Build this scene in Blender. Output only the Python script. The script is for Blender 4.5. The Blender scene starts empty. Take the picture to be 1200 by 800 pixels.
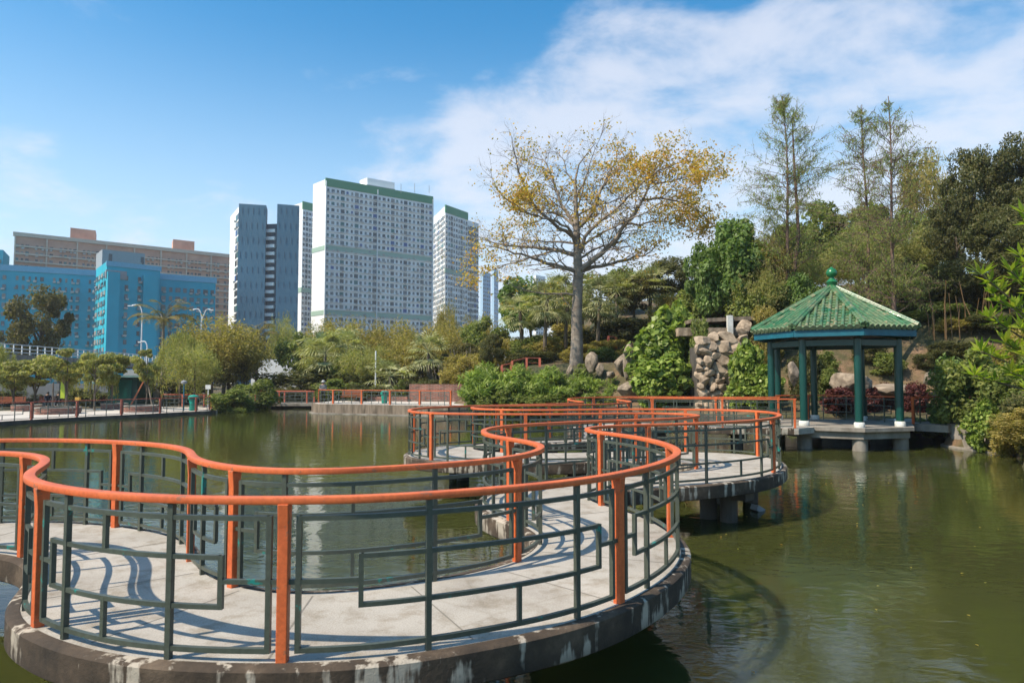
import bpy, bmesh, math, random
import numpy as np
from mathutils import Vector, Matrix
PI = math.pi
R = random.Random(7)
NR = np.random.default_rng(7)
S = bpy.context.scene
COL = S.collection

# ------------------------------------------------------------------ camera
CAM_Z = 1.915
FPX = 800.0                      # focal length in pixels of the 1200 px wide photograph (24 mm lens)
PITCH = math.atan(41.2 / FPX)
cam_d = bpy.data.cameras.new('camera'); cam = bpy.data.objects.new('camera', cam_d); COL.objects.link(cam)
cam_d.sensor_width = 36; cam_d.lens = 36 * FPX / 1200; cam_d.clip_start = 0.1; cam_d.clip_end = 6000
cam.location = (0, 0, CAM_Z); cam.rotation_euler = (PI / 2 + PITCH, 0, 0)
cam_d.dof.use_dof = True; cam_d.dof.focus_distance = 12.0; cam_d.dof.aperture_fstop = 2.8
S.camera = cam

# ------------------------------------------------------------------ light
SUN_DIR = Vector((-0.80, -0.42, 1.1)).normalized()      # towards the sun
SUN_EL = math.asin(SUN_DIR.z); SUN_AZ = math.atan2(SUN_DIR.x, SUN_DIR.y)
sd = bpy.data.lights.new('sun', 'SUN'); sun = bpy.data.objects.new('sun', sd); COL.objects.link(sun)
sd.energy = 4.6; sd.angle = math.radians(0.55); sd.color = (1.0, 0.87, 0.70)
sun.rotation_euler = (-SUN_DIR).to_track_quat('-Z', 'Y').to_euler(); sun.location = (-30, -20, 60)
S.view_settings.view_transform = 'Standard'; S.view_settings.look = 'None'
S.view_settings.exposure = 0.50; S.view_settings.gamma = 1.0
try: S.view_settings.use_curve_mapping = False
except Exception: pass
S.cycles.use_denoising = True
S.cycles.max_bounces = 8; S.cycles.transparent_max_bounces = 8
S.cycles.caustics_reflective = False; S.cycles.caustics_refractive = False

W = bpy.data.worlds.new('World'); S.world = W; W.use_nodes = True
wn, wl = W.node_tree.nodes, W.node_tree.links
for n in list(wn): wn.remove(n)
def wnode(t, **k):
    n = wn.new(t)
    for a, b in k.items(): setattr(n, a, b)
    return n
def wmath(op, a, b=None, clamp=False):
    n = wnode('ShaderNodeMath', operation=op, use_clamp=clamp)
    for i, v in enumerate((a, b)):
        if v is None: continue
        if isinstance(v, (int, float)): n.inputs[i].default_value = v
        else: wl.new(v, n.inputs[i])
    return n.outputs[0]
out = wnode('ShaderNodeOutputWorld'); bg = wnode('ShaderNodeBackground'); bg.inputs[1].default_value = 0.147
sky = wnode('ShaderNodeTexSky', sky_type='NISHITA'); sky.sun_disc = False
sky.sun_elevation = SUN_EL; sky.sun_rotation = SUN_AZ; sky.air_density = 1.0; sky.dust_density = 0.9; sky.ozone_density = 1.6
hsv = wnode('ShaderNodeHueSaturation'); hsv.inputs['Saturation'].default_value = 1.35; hsv.inputs['Value'].default_value = 1.0
tint = wnode('ShaderNodeMix', data_type='RGBA', blend_type='MULTIPLY'); tint.inputs[0].default_value = 1.0; wl.new(sky.outputs[0], tint.inputs[6]); tint.inputs[7].default_value = (0.87, 1.03, 1.0, 1)
wl.new(tint.outputs[2], hsv.inputs['Color'])
tc = wnode('ShaderNodeTexCoord'); nrm = wnode('ShaderNodeVectorMath', operation='NORMALIZE'); wl.new(tc.outputs['Generated'], nrm.inputs[0])
sep = wnode('ShaderNodeSeparateXYZ'); wl.new(nrm.outputs[0], sep.inputs[0])
zz = wmath('ADD', wmath('MAXIMUM', sep.outputs[2], 0.0), 0.22)
comb = wnode('ShaderNodeCombineXYZ')
wl.new(wmath('DIVIDE', sep.outputs[0], zz), comb.inputs[0]); wl.new(wmath('DIVIDE', sep.outputs[1], zz), comb.inputs[1])
def wnoise(scale, detail, rough, off=(0, 0, 0), st=(1, 1, 1), dist=0.0):
    mp = wnode('ShaderNodeMapping'); mp.inputs['Location'].default_value = off; mp.inputs['Scale'].default_value = st
    mp.inputs['Rotation'].default_value = (0, 0, 0.5)
    wl.new(comb.outputs[0], mp.inputs[0])
    n = wnode('ShaderNodeTexNoise'); n.inputs['Scale'].default_value = scale; n.inputs['Detail'].default_value = detail
    n.inputs['Roughness'].default_value = rough; n.inputs['Distortion'].default_value = dist
    wl.new(mp.outputs[0], n.inputs['Vector']); return n.outputs[0]
n1 = wnoise(3.0, 9, 0.58, (3.1, 1.7, 0), (1.0, 1.0, 1), 0.3)
n2 = wnoise(5.0, 6, 0.6, (7.1, 0.7, 0), (1.0, 1.4, 1), 0.2)
def wdir(px, py):
    x = (px - 600) / FPX; y = -(py - 400) / FPX
    v = Vector((x, math.cos(PITCH) - y * math.sin(PITCH), math.sin(PITCH) + y * math.cos(PITCH))); return v.normalized()
def blob(px, py, deg, amp):
    d = wnode('ShaderNodeVectorMath', operation='DOT_PRODUCT'); wl.new(nrm.outputs[0], d.inputs[0]); d.inputs[1].default_value = wdir(px, py)
    m = wnode('ShaderNodeMapRange', interpolation_type='SMOOTHSTEP'); m.inputs[1].default_value = math.cos(math.radians(deg)); m.inputs[2].default_value = 1.0
    m.inputs[3].default_value = 0.0; m.inputs[4].default_value = amp; wl.new(d.outputs['Value'], m.inputs[0]); return m.outputs[0]
cov = blob(1100, 60, 15, 0.36)
for b in ((980, 150, 12, 0.32), (740, 75, 10, 0.26), (700, 215, 15, 0.34), (850, 175, 12, 0.26), (540, 240, 14, 0.26), (1180, 200, 10, 0.28), (30, 245, 8, 0.17), (780, 280, 18, 0.30),
          (230, 275, 9, 0.16), (1230, 260, 16, 0.3), (1600, 100, 30, 0.3)):
    cov = wmath('ADD', cov, blob(*b))
cl = wmath('ADD', wmath('MULTIPLY', n1, 1.05), wmath('MULTIPLY', n2, 0.42))
cl = wmath('ADD', cl, wmath('MINIMUM', cov, 0.34))
mr = wnode('ShaderNodeMapRange', interpolation_type='SMOOTHSTEP'); mr.inputs[1].default_value = 0.84; mr.inputs[2].default_value = 1.22; mr.inputs[4].default_value = 0.70
wl.new(cl, mr.inputs[0])
# pale air just above the horizon
hz = wnode('ShaderNodeMapRange', interpolation_type='SMOOTHSTEP'); hz.inputs[1].default_value = 0.50; hz.inputs[2].default_value = 0.0; hz.inputs[3].default_value = 0.0; hz.inputs[4].default_value = 0.85
wl.new(sep.outputs[2], hz.inputs[0])
mixh = wnode('ShaderNodeMix', data_type='RGBA'); wl.new(hz.outputs[0], mixh.inputs[0]); wl.new(hsv.outputs[0], mixh.inputs[6]); mixh.inputs[7].default_value = (3.9, 4.75, 5.6, 1)
mixc = wnode('ShaderNodeMix', data_type='RGBA'); wl.new(mr.outputs[0], mixc.inputs[0]); wl.new(mixh.outputs[2], mixc.inputs[6]); mixc.inputs[7].default_value = (4.45, 4.55, 5.0, 1)
wl.new(mixc.outputs[2], bg.inputs[0]); wl.new(bg.outputs[0], out.inputs[0])

# ------------------------------------------------------------------ pixel -> world helpers
def ray(px, py):
    x = (px - 600) / FPX; y = -(py - 400) / FPX
    return x, math.cos(PITCH) - y * math.sin(PITCH), math.sin(PITCH) + y * math.cos(PITCH)
def at(px, py, Y):
    x, d, z = ray(px, py); t = Y / d
    return Vector((x * t, Y, CAM_Z + z * t))
def on_z(px, py, z):
    x, d, dz = ray(px, py); t = (z - CAM_Z) / dz
    return Vector((x * t, d * t, z))

# ------------------------------------------------------------------ materials
def new_mat(name):
    m = bpy.data.materials.new(name); m.use_nodes = True
    nt = m.node_tree; b = nt.nodes['Principled BSDF']; return m, nt, b
def ramp(nt, fac, stops):
    r = nt.nodes.new('ShaderNodeValToRGB')
    while len(r.color_ramp.elements) < len(stops): r.color_ramp.elements.new(0.5)
    for e, (p, c) in zip(r.color_ramp.elements, stops): e.position = p; e.color = (*c, 1)
    nt.links.new(fac, r.inputs[0]); return r.outputs[0]
def noise(nt, scale, detail=5, rough=0.55, st=(1, 1, 1), coord='Object'):
    t = nt.nodes.new('ShaderNodeTexCoord'); mp = nt.nodes.new('ShaderNodeMapping'); mp.inputs['Scale'].default_value = st
    nt.links.new(t.outputs[coord], mp.inputs[0])
    n = nt.nodes.new('ShaderNodeTexNoise'); n.inputs['Scale'].default_value = scale; n.inputs['Detail'].default_value = detail; n.inputs['Roughness'].default_value = rough
    nt.links.new(mp.outputs[0], n.inputs['Vector']); return n.outputs[0]
def mixcol(nt, fac, a, b, mode='MIX'):
    m = nt.nodes.new('ShaderNodeMix'); m.data_type = 'RGBA'; m.blend_type = mode
    for i, v in ((0, fac), (6, a), (7, b)):
        if isinstance(v, (int, float)): m.inputs[i].default_value = v
        elif isinstance(v, tuple): m.inputs[i].default_value = (*v, 1)
        else: nt.links.new(v, m.inputs[i])
    return m.outputs[2]
def bump(nt, b, h, strength=0.3, dist=0.02):
    n = nt.nodes.new('ShaderNodeBump'); n.inputs['Strength'].default_value = strength; n.inputs['Distance'].default_value = dist
    nt.links.new(h, n.inputs['Height']); nt.links.new(n.outputs[0], b.inputs['Normal'])
def mat(name, c, rough=0.6, c2=None, scale=3, st=(1, 1, 1), bmp=0.0, bscale=None, detail=5, metallic=0.0, lo=0.35, hi=0.65, dist=0.02):
    m, nt, b = new_mat(name)
    b.inputs['Roughness'].default_value = rough; b.inputs['Metallic'].default_value = metallic
    if c2 is None: c2 = tuple(v * 0.82 for v in c)
    f = noise(nt, scale, detail, 0.6, st)
    nt.links.new(ramp(nt, f, [(lo, c2), (hi, c)]), b.inputs['Base Color'])
    if bmp: bump(nt, b, noise(nt, bscale or scale * 6, 4), bmp, dist)
    return m
def leafmat(name, cols, trans=0.35, rough=0.5, clump=0.28, cs=1.2):
    trans = min(0.6, trans + 0.08)
    m, nt, b = new_mat(name)
    g = nt.nodes.new('ShaderNodeNewGeometry')
    n = len(cols); c = ramp(nt, g.outputs['Random Per Island'], [(i / max(1, n - 1), cc) for i, cc in enumerate(cols)])
    f = noise(nt, cs, 2, 0.5)
    dk = ramp(nt, f, [(0.35, (1 - clump,) * 3), (0.65, (1.15, 1.15, 1.15))])
    c = mixcol(nt, 1.0, c, dk, 'MULTIPLY')
    nt.links.new(c, b.inputs['Base Color']); b.inputs['Roughness'].default_value = rough
    b.inputs['Specular IOR Level'].default_value = 0.2
    tr = nt.nodes.new('ShaderNodeBsdfTranslucent'); nt.links.new(mixcol(nt, 1.0, c, (1.3, 1.4, 0.6), 'MULTIPLY'), tr.inputs[0])
    mx = nt.nodes.new('ShaderNodeMixShader'); mx.inputs[0].default_value = trans
    nt.links.new(b.outputs[0], mx.inputs[1]); nt.links.new(tr.outputs[0], mx.inputs[2])
    o = [q for q in nt.nodes if q.type == 'OUTPUT_MATERIAL'][0]; nt.links.new(mx.outputs[0], o.inputs[0])
    return m

M = {}
# chipped orange paint
def paint(name, c, c2, chip, chipcol, rough=0.38, cscale=9, at_=0.68):
    m, nt, b = new_mat(name)
    base = mixcol(nt, 1.0, ramp(nt, noise(nt, 1.6, 5, 0.65), [(0.32, c2), (0.68, c)]), ramp(nt, noise(nt, 26, 5, 0.7), [(0.35, (0.82, 0.80, 0.78)), (0.6, (1.05, 1.05, 1.05))]), 'MULTIPLY')
    f = ramp(nt, noise(nt, cscale, 6, 0.7), [(at_, (0, 0, 0)), (at_ + 0.02, (1, 1, 1))])
    col = mixcol(nt, f, base, chipcol) if chip else base
    nt.links.new(col, b.inputs['Base Color']); b.inputs['Roughness'].default_value = rough
    bump(nt, b, noise(nt, 40, 3), 0.08, 0.003)
    return m
M['orange'] = paint('orange_rail_paint', (0.70, 0.155, 0.042), (0.54, 0.11, 0.033), True, (0.34, 0.12, 0.06), 0.5, 9, 0.61)
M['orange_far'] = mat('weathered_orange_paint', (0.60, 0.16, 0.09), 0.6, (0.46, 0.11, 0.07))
M['lattice'] = paint('dark_green_lattice_paint', (0.080, 0.094, 0.072), (0.052, 0.064, 0.050), True, (0.01, 0.20, 0.17), 0.42, 3.2, 0.63)
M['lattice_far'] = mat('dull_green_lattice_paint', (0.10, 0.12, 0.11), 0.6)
M['green_col'] = paint('green_column_paint', (0.003, 0.060, 0.047), (0.002, 0.042, 0.035), False, None, 0.3)
M['teal'] = mat('teal_paint', (0.006, 0.12, 0.17), 0.5, (0.005, 0.09, 0.13))
M['tealbin'] = mat('teal_plastic', (0.0, 0.26, 0.19), 0.45)
M['white'] = mat('white_paint', (0.72, 0.72, 0.68), 0.6, (0.5, 0.5, 0.46), 5)
M['whiterail'] = mat('white_rail_paint', (0.72, 0.74, 0.74), 0.5)
def deck_mat():
    m, nt, b = new_mat('washed_granolithic_deck')
    big = noise(nt, 0.9, 5, 0.6); fine = noise(nt, 80, 3, 0.7)
    c = ramp(nt, big, [(0.3, (0.33, 0.30, 0.262)), (0.5, (0.42, 0.39, 0.345)), (0.7, (0.48, 0.445, 0.40))])
    sp = ramp(nt, fine, [(0.35, (0.74, 0.73, 0.70)), (0.65, (1.10, 1.10, 1.10))])
    c = mixcol(nt, 1.0, c, sp, 'MULTIPLY')
    v = nt.nodes.new('ShaderNodeTexVoronoi'); v.feature = 'DISTANCE_TO_EDGE'; v.inputs['Scale'].default_value = 0.55
    t = nt.nodes.new('ShaderNodeTexCoord'); nt.links.new(t.outputs['Object'], v.inputs['Vector'])
    cr = ramp(nt, v.outputs[0], [(0.0, (0.9, 0.89, 0.87)), (0.010, (1, 1, 1))])
    c = mixcol(nt, 1.0, c, cr, 'MULTIPLY')
    c = mixcol(nt, 1.0, c, ramp(nt, noise(nt, 3.3, 7, 0.7), [(0.36, (0.72, 0.68, 0.62)), (0.52, (1, 1, 1))]), 'MULTIPLY')
    nt.links.new(c, b.inputs['Base Color']); b.inputs['Roughness'].default_value = 0.85
    bump(nt, b, fine, 0.2, 0.004); return m
M['deck'] = deck_mat()
def rim_mat():
    m, nt, b = new_mat('stained_concrete_kerb')
    base = ramp(nt, noise(nt, 2.2, 6, 0.65), [(0.3, (0.022, 0.016, 0.011)), (0.52, (0.062, 0.043, 0.028)), (0.75, (0.16, 0.115, 0.078))])
    w = noise(nt, 9.0, 5, 0.6, (1, 1, 0.12)); w2 = noise(nt, 1.7, 4, 0.6); mm = nt.nodes.new('ShaderNodeMath'); mm.operation = 'MULTIPLY'; nt.links.new(w, mm.inputs[0]); nt.links.new(w2, mm.inputs[1]); w = ramp(nt, mm.outputs[0], [(0.275, (0, 0, 0)), (0.325, (0.9, 0.9, 0.9))])
    c = mixcol(nt, w, base, (0.42, 0.37, 0.30))
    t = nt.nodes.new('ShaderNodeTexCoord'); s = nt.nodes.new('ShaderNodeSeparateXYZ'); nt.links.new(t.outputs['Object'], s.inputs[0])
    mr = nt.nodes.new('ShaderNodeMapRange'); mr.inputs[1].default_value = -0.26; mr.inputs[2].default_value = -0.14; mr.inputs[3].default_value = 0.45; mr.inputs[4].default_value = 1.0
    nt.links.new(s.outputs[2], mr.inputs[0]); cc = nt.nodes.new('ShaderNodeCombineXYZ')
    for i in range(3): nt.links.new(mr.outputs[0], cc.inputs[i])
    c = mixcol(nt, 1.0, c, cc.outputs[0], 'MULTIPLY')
    nt.links.new(c, b.inputs['Base Color']); b.inputs['Roughness'].default_value = 0.9
    bump(nt, b, noise(nt, 14, 6, 0.7), 0.6, 0.02); return m
M['rim'] = rim_mat()
M['concrete'] = mat('weathered_concrete', (0.34, 0.31, 0.27), 0.9, (0.16, 0.14, 0.115), 1.6, (1, 1, 0.5), 0.4, 12)
M['concrete_dark'] = mat('dark_concrete', (0.10, 0.085, 0.07), 0.9, (0.04, 0.035, 0.03), 2, (1, 1, 0.4), 0.4, 12)  # on the bridge piers this dark tone stands for shadow under the deck
M['paving'] = mat('pale_promenade_paving', (0.56, 0.51, 0.45), 0.85, (0.44, 0.40, 0.35), 0.6)
def brick_mat():
    m, nt, b = new_mat('red_brown_brick'); t = nt.nodes.new('ShaderNodeTexCoord'); sx = nt.nodes.new('ShaderNodeSeparateXYZ'); nt.links.new(t.outputs['Object'], sx.inputs[0])
    ad = nt.nodes.new('ShaderNodeMath'); ad.operation = 'ADD'; nt.links.new(sx.outputs[0], ad.inputs[0]); nt.links.new(sx.outputs[1], ad.inputs[1])
    cb = nt.nodes.new('ShaderNodeCombineXYZ'); nt.links.new(ad.outputs[0], cb.inputs[0]); nt.links.new(sx.outputs[2], cb.inputs[1])
    br = nt.nodes.new('ShaderNodeTexBrick'); nt.links.new(cb.outputs[0], br.inputs['Vector']); br.inputs['Scale'].default_value = 1.0; br.inputs['Brick Width'].default_value = 0.32; br.inputs['Row Height'].default_value = 0.11; br.inputs['Mortar Size'].default_value = 0.012
    br.inputs['Color1'].default_value = (0.29, 0.11, 0.075, 1); br.inputs['Color2'].default_value = (0.15, 0.065, 0.05, 1); br.inputs['Mortar'].default_value = (0.26, 0.21, 0.17, 1)
    c = mixcol(nt, 1.0, br.outputs[0], ramp(nt, noise(nt, 1.5, 5), [(0.3, (0.6, 0.6, 0.6)), (0.7, (1.1, 1.1, 1.1))]), 'MULTIPLY'); nt.links.new(c, b.inputs['Base Color']); b.inputs['Roughness'].default_value = 0.9; return m
M['brick'] = brick_mat()
M['wood'] = mat('orange_brown_bench_wood', (0.34, 0.10, 0.04), 0.6)
M['dark'] = mat('dark_interior', (0.02, 0.022, 0.025), 0.6)
def water_mat():
    m, nt, b = new_mat('murky_green_pond_water')
    c = ramp(nt, noise(nt, 0.12, 3, 0.5), [(0.3, (0.040, 0.046, 0.012)), (0.7, (0.052, 0.057, 0.015))])
    nt.links.new(c, b.inputs['Base Color']); b.inputs['Roughness'].default_value = 0.035; b.inputs['IOR'].default_value = 1.333
    b.inputs['Specular IOR Level'].default_value = 0.5
    b.inputs['Subsurface Weight'].default_value = 1.0; b.inputs['Subsurface Radius'].default_value = (1.0, 1.0, 0.6); b.inputs['Subsurface Scale'].default_value = 1.6
    t = nt.nodes.new('ShaderNodeTexCoord')
    h = None
    for sc, st, amp in ((0.9, (1, 1.5, 1), 1.0), (3.2, (1, 1.9, 1), 0.34), (9, (1, 1.6, 1), 0.07)):
        mp = nt.nodes.new('ShaderNodeMapping'); mp.inputs['Scale'].default_value = st; mp.inputs['Rotation'].default_value = (0, 0, 0.15)
        nt.links.new(t.outputs['Object'], mp.inputs[0])
        n = nt.nodes.new('ShaderNodeTexNoise'); n.inputs['Scale'].default_value = sc; n.inputs['Detail'].default_value = 2; n.inputs['Distortion'].default_value = 0.8
        nt.links.new(mp.outputs[0], n.inputs['Vector'])
        q = nt.nodes.new('ShaderNodeMath'); q.operation = 'MULTIPLY'; q.inputs[1].default_value = amp; nt.links.new(n.outputs[0], q.inputs[0])
        if h is None: h = q.outputs[0]
        else:
            a = nt.nodes.new('ShaderNodeMath'); a.operation = 'ADD'; nt.links.new(h, a.inputs[0]); nt.links.new(q.outputs[0], a.inputs[1]); h = a.outputs[0]
    bump(nt, b, h, 0.10, 0.10); return m
M['water'] = water_mat()
def ground_mat():
    m, nt, b = new_mat('earth_and_grass')
    c = ramp(nt, noise(nt, 0.35, 6, 0.65), [(0.35, (0.045, 0.055, 0.018)), (0.5, (0.09, 0.075, 0.032)), (0.64, (0.22, 0.135, 0.08))])
    c = mixcol(nt, 1.0, c, ramp(nt, noise(nt, 6, 6, 0.7), [(0.3, (0.55, 0.55, 0.55)), (0.7, (1.2, 1.2, 1.2))]), 'MULTIPLY')
    nt.links.new(c, b.inputs['Base Color']); b.inputs['Roughness'].default_value = 0.95
    bump(nt, b, noise(nt, 5, 6, 0.7), 0.7, 0.12); return m
M['ground'] = ground_mat()
M['rock'] = mat('pale_weathered_rock', (0.34, 0.27, 0.20), 0.9, (0.13, 0.10, 0.07), 2.2, (1, 1, 1), 0.6, 7, dist=0.05)
M['rock2'] = mat('buff_wall_stone', (0.44, 0.34, 0.245), 0.9, (0.17, 0.125, 0.085), 2.5, (1, 1, 1), 0.5, 8, dist=0.04)
M['bark'] = mat('grey_brown_bark', (0.17, 0.135, 0.10), 0.95, (0.075, 0.058, 0.042), 3, (1, 1, 0.3), 0.6, 10, dist=0.04)
M['bark_pale'] = mat('pale_kapok_bark', (0.30, 0.25, 0.20), 0.9, (0.15, 0.12, 0.095), 1.6, (1, 1, 1.8), 0.4, 8, dist=0.03)
M['bark_red'] = mat('brown_cypress_bark', (0.21, 0.135, 0.10), 0.95, (0.10, 0.065, 0.05), 3, (2, 2, 0.3), 0.5, 8, dist=0.03)
M['bamboo'] = mat('orange_bamboo_cane', (0.17, 0.09, 0.03), 0.6, (0.07, 0.05, 0.02), 2)  # cane colour darkened to stand for the shade on the slope
# foliage
M['lf_mid'] = leafmat('mid_green_leaves', [(0.116, 0.154, 0.042), (0.191, 0.236, 0.064), (0.294, 0.309, 0.090)])
M['lf_dark'] = leafmat('dark_green_leaves', [(0.057, 0.070, 0.024), (0.101, 0.110, 0.036), (0.162, 0.144, 0.054)], 0.25) if True else leafmat('x', [(0.034, 0.060, 0.021), (0.065, 0.096, 0.030), (0.113, 0.136, 0.042)], 0.2)
M['lf_bright'] = leafmat('bright_green_leaves', [(0.10, 0.17, 0.045), (0.16, 0.25, 0.07), (0.25, 0.33, 0.11)], 0.35, 0.4)
M['lf_olive'] = leafmat('olive_yellow_leaves', [(0.217, 0.195, 0.058), (0.357, 0.298, 0.090), (0.500, 0.391, 0.145)], 0.4)
M['lf_willow'] = leafmat('willow_green_leaves', [(0.217, 0.236, 0.074), (0.333, 0.340, 0.112), (0.485, 0.413, 0.184)], 0.4)
M['lf_dry'] = leafmat('brownish_green_leaves', [(0.075, 0.078, 0.03), (0.13, 0.12, 0.045), (0.20, 0.16, 0.06)], 0.3)
M['lf_vine'] = leafmat('broad_vine_leaves', [(0.117, 0.181, 0.032), (0.213, 0.296, 0.057), (0.367, 0.428, 0.112)], 0.3, 0.35)
M['lf_yellow'] = leafmat('yellowing_kapok_leaves', [(0.26, 0.23, 0.055), (0.46, 0.34, 0.08), (0.62, 0.40, 0.10), (0.60, 0.29, 0.07)], 0.55, 0.5, 0.05, 0.4)
M['lf_cypress'] = leafmat('pale_cypress_needles', [(0.20, 0.27, 0.08), (0.28, 0.33, 0.11), (0.36, 0.33, 0.13)], 0.55, 0.5, 0.05)
M['lf_fan'] = leafmat('grey_green_palm_leaves', [(0.206, 0.232, 0.096), (0.385, 0.380, 0.164), (0.550, 0.550, 0.327)], 0.25, 0.42)
M['lf_feather'] = leafmat('dark_palm_leaflets', [(0.119, 0.117, 0.040), (0.213, 0.196, 0.064), (0.379, 0.255, 0.100)], 0.25, 0.4)
M['lf_purple'] = leafmat('purple_red_leaves', [(0.06, 0.02, 0.022), (0.11, 0.035, 0.035), (0.17, 0.055, 0.04)], 0.2)
M['lf_lime'] = leafmat('lime_lance_leaves', [(0.20, 0.30, 0.03), (0.32, 0.42, 0.05), (0.44, 0.46, 0.08)], 0.45, 0.35)

# ------------------------------------------------------------------ object helpers
def tag(o, label=None, cat=None, group=None, kind=None):
    if label: o['label'] = label
    if cat: o['category'] = cat
    if group: o['group'] = group
    if kind: o['kind'] = kind
    return o
def empty(name, loc, label=None, cat=None, group=None, rz=0.0):
    o = bpy.data.objects.new(name, None); COL.objects.link(o); o.location = loc; o.rotation_euler = (0, 0, rz)
    o.empty_display_size = 0.3
    return tag(o, label, cat, group)
def link(o, parent=None):
    COL.objects.link(o)
    if parent: o.parent = parent
    return o
def copy_tree(o, parent=None):
    c = o.copy(); COL.objects.link(c); c.parent = parent
    for ch in list(o.children): copy_tree(ch, c)
    return c
def inst(name, mesh, parent, loc=(0, 0, 0), scale=(1, 1, 1), rot=(0, 0, 0)):
    o = bpy.data.objects.new(name, mesh); link(o, parent); o.location = loc; o.scale = scale; o.rotation_euler = rot; return o

class MB:
    def __init__(s): s.v = []; s.f = []; s.m = []
    def add(s, vs, fs, mi=0):
        n = len(s.v); s.v.extend([tuple(v) for v in vs]); s.f.extend([tuple(i + n for i in f) for f in fs]); s.m.extend([mi] * len(fs)); return s
    def box(s, c, d, rz=0.0, mi=0, rot=None):
        x, y, z = (q / 2 for q in d)
        vs = [Vector((a * x, b * y, e * z)) for a in (-1, 1) for b in (-1, 1) for e in (-1, 1)]
        Mx = rot if rot is not None else Matrix.Rotation(rz, 3, 'Z')
        vs = [Mx @ v + Vector(c) for v in vs]
        return s.add(vs, [(0, 1, 3, 2), (4, 6, 7, 5), (0, 4, 5, 1), (2, 3, 7, 6), (0, 2, 6, 4), (1, 5, 7, 3)], mi)
    def tube(s, pts, rad, n=8, mi=0, cap=True):
        pts = [Vector(p) for p in pts]
        if not hasattr(rad, '__len__'): rad = [rad] * len(pts)
        vs = []; up = Vector((0, 0, 1)); prev = None
        for i, p in enumerate(pts):
            t = (pts[min(i + 1, len(pts) - 1)] - pts[max(i - 1, 0)])
            if t.length < 1e-9: t = Vector((0, 0, 1))
            t.normalize()
            if prev is None:
                a = t.cross(up)
                if a.length < 1e-3: a = t.cross(Vector((1, 0, 0)))
            else:
                a = prev - t * prev.dot(t)
                if a.length < 1e-4: a = t.cross(up)
            a.normalize(); prev = a; b = t.cross(a)
            for k in range(n):
                th = 2 * PI * k / n; vs.append(p + (a * math.cos(th) + b * math.sin(th)) * rad[i])
        fs = []
        for i in range(len(pts) - 1):
            for k in range(n):
                k2 = (k + 1) % n; fs.append((i * n + k, i * n + k2, (i + 1) * n + k2, (i + 1) * n + k))
        if cap: fs.append(tuple(range(n - 1, -1, -1))); fs.append(tuple((len(pts) - 1) * n + k for k in range(n)))
        return s.add(vs, fs, mi)
    def bar(s, a, b, w, h, mi=0):
        a = Vector(a); b = Vector(b); t = (b - a); L = t.length; t.normalize()
        sd = t.cross(Vector((0, 0, 1)))
        if sd.length < 1e-3: sd = Vector((1, 0, 0))
        sd.normalize(); up = sd.cross(t); rot = Matrix((t, sd, up)).transposed()
        return s.box((a + b) / 2, (L, w, h), rot=rot, mi=mi)
    def sweep(s, pts, nrm_, prof, mi=0, closed_prof=True, cap=True):
        n = len(prof); vs = []
        for p, q in zip(pts, nrm_):
            for (u, z) in prof: vs.append((p[0] + q[0] * u, p[1] + q[1] * u, p[2] + z))
        fs = []
        for i in range(len(pts) - 1):
            for k in range(n if closed_prof else n - 1):
                k2 = (k + 1) % n; fs.append((i * n + k, (i + 1) * n + k, (i + 1) * n + k2, i * n + k2))
        if cap and closed_prof: fs.append(tuple(range(n))); fs.append(tuple((len(pts) - 1) * n + k for k in range(n - 1, -1, -1)))
        return s.add(vs, fs, mi)
    def prism(s, poly, z0, z1, mi=0):
        n = len(poly); vs = [(p[0], p[1], z0) for p in poly] + [(p[0], p[1], z1) for p in poly]
        fs = [tuple(range(n - 1, -1, -1)), tuple(range(n, 2 * n))] + [(i, (i + 1) % n, n + (i + 1) % n, n + i) for i in range(n)]
        return s.add(vs, fs, mi)
    def lathe(s, prof, c=(0, 0, 0), n=16, mi=0):
        vs = []
        for r, z in prof:
            for k in range(n):
                a = 2 * PI * k / n; vs.append((c[0] + r * math.cos(a), c[1] + r * math.sin(a), c[2] + z))
        fs = [(i * n + k, i * n + (k + 1) % n, (i + 1) * n + (k + 1) % n, (i + 1) * n + k) for i in range(len(prof) - 1) for k in range(n)]
        fs.append(tuple(range(n - 1, -1, -1))); fs.append(tuple((len(prof) - 1) * n + k for k in range(n)))
        return s.add(vs, fs, mi)
    def mesh(s, name, mats, smooth=False, fix=True, bevel=0.0):
        me = bpy.data.meshes.new(name); me.from_pydata(s.v, [], s.f)
        for m in (mats if isinstance(mats, (list, tuple)) else [mats]): me.materials.append(m)
        me.polygons.foreach_set('material_index', s.m)
        if fix:
            bm = bmesh.new(); bm.from_mesh(me); bmesh.ops.recalc_face_normals(bm, faces=bm.faces); bm.to_mesh(me); bm.free()
        if smooth:
            me.polygons.foreach_set('use_smooth', [True] * len(me.polygons))
            try: me.set_sharp_from_angle(angle=math.radians(40))
            except Exception: pass
        me.update(); return me
    def build(s, name, mats, parent=None, smooth=False, bevel=0.0):
        o = bpy.data.objects.new(name, s.mesh(name, mats, smooth)); link(o, parent)
        if bevel:
            b = o.modifiers.new('bevel', 'BEVEL'); b.width = bevel; b.segments = 2; b.limit_method = 'ANGLE'
        return o

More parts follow.
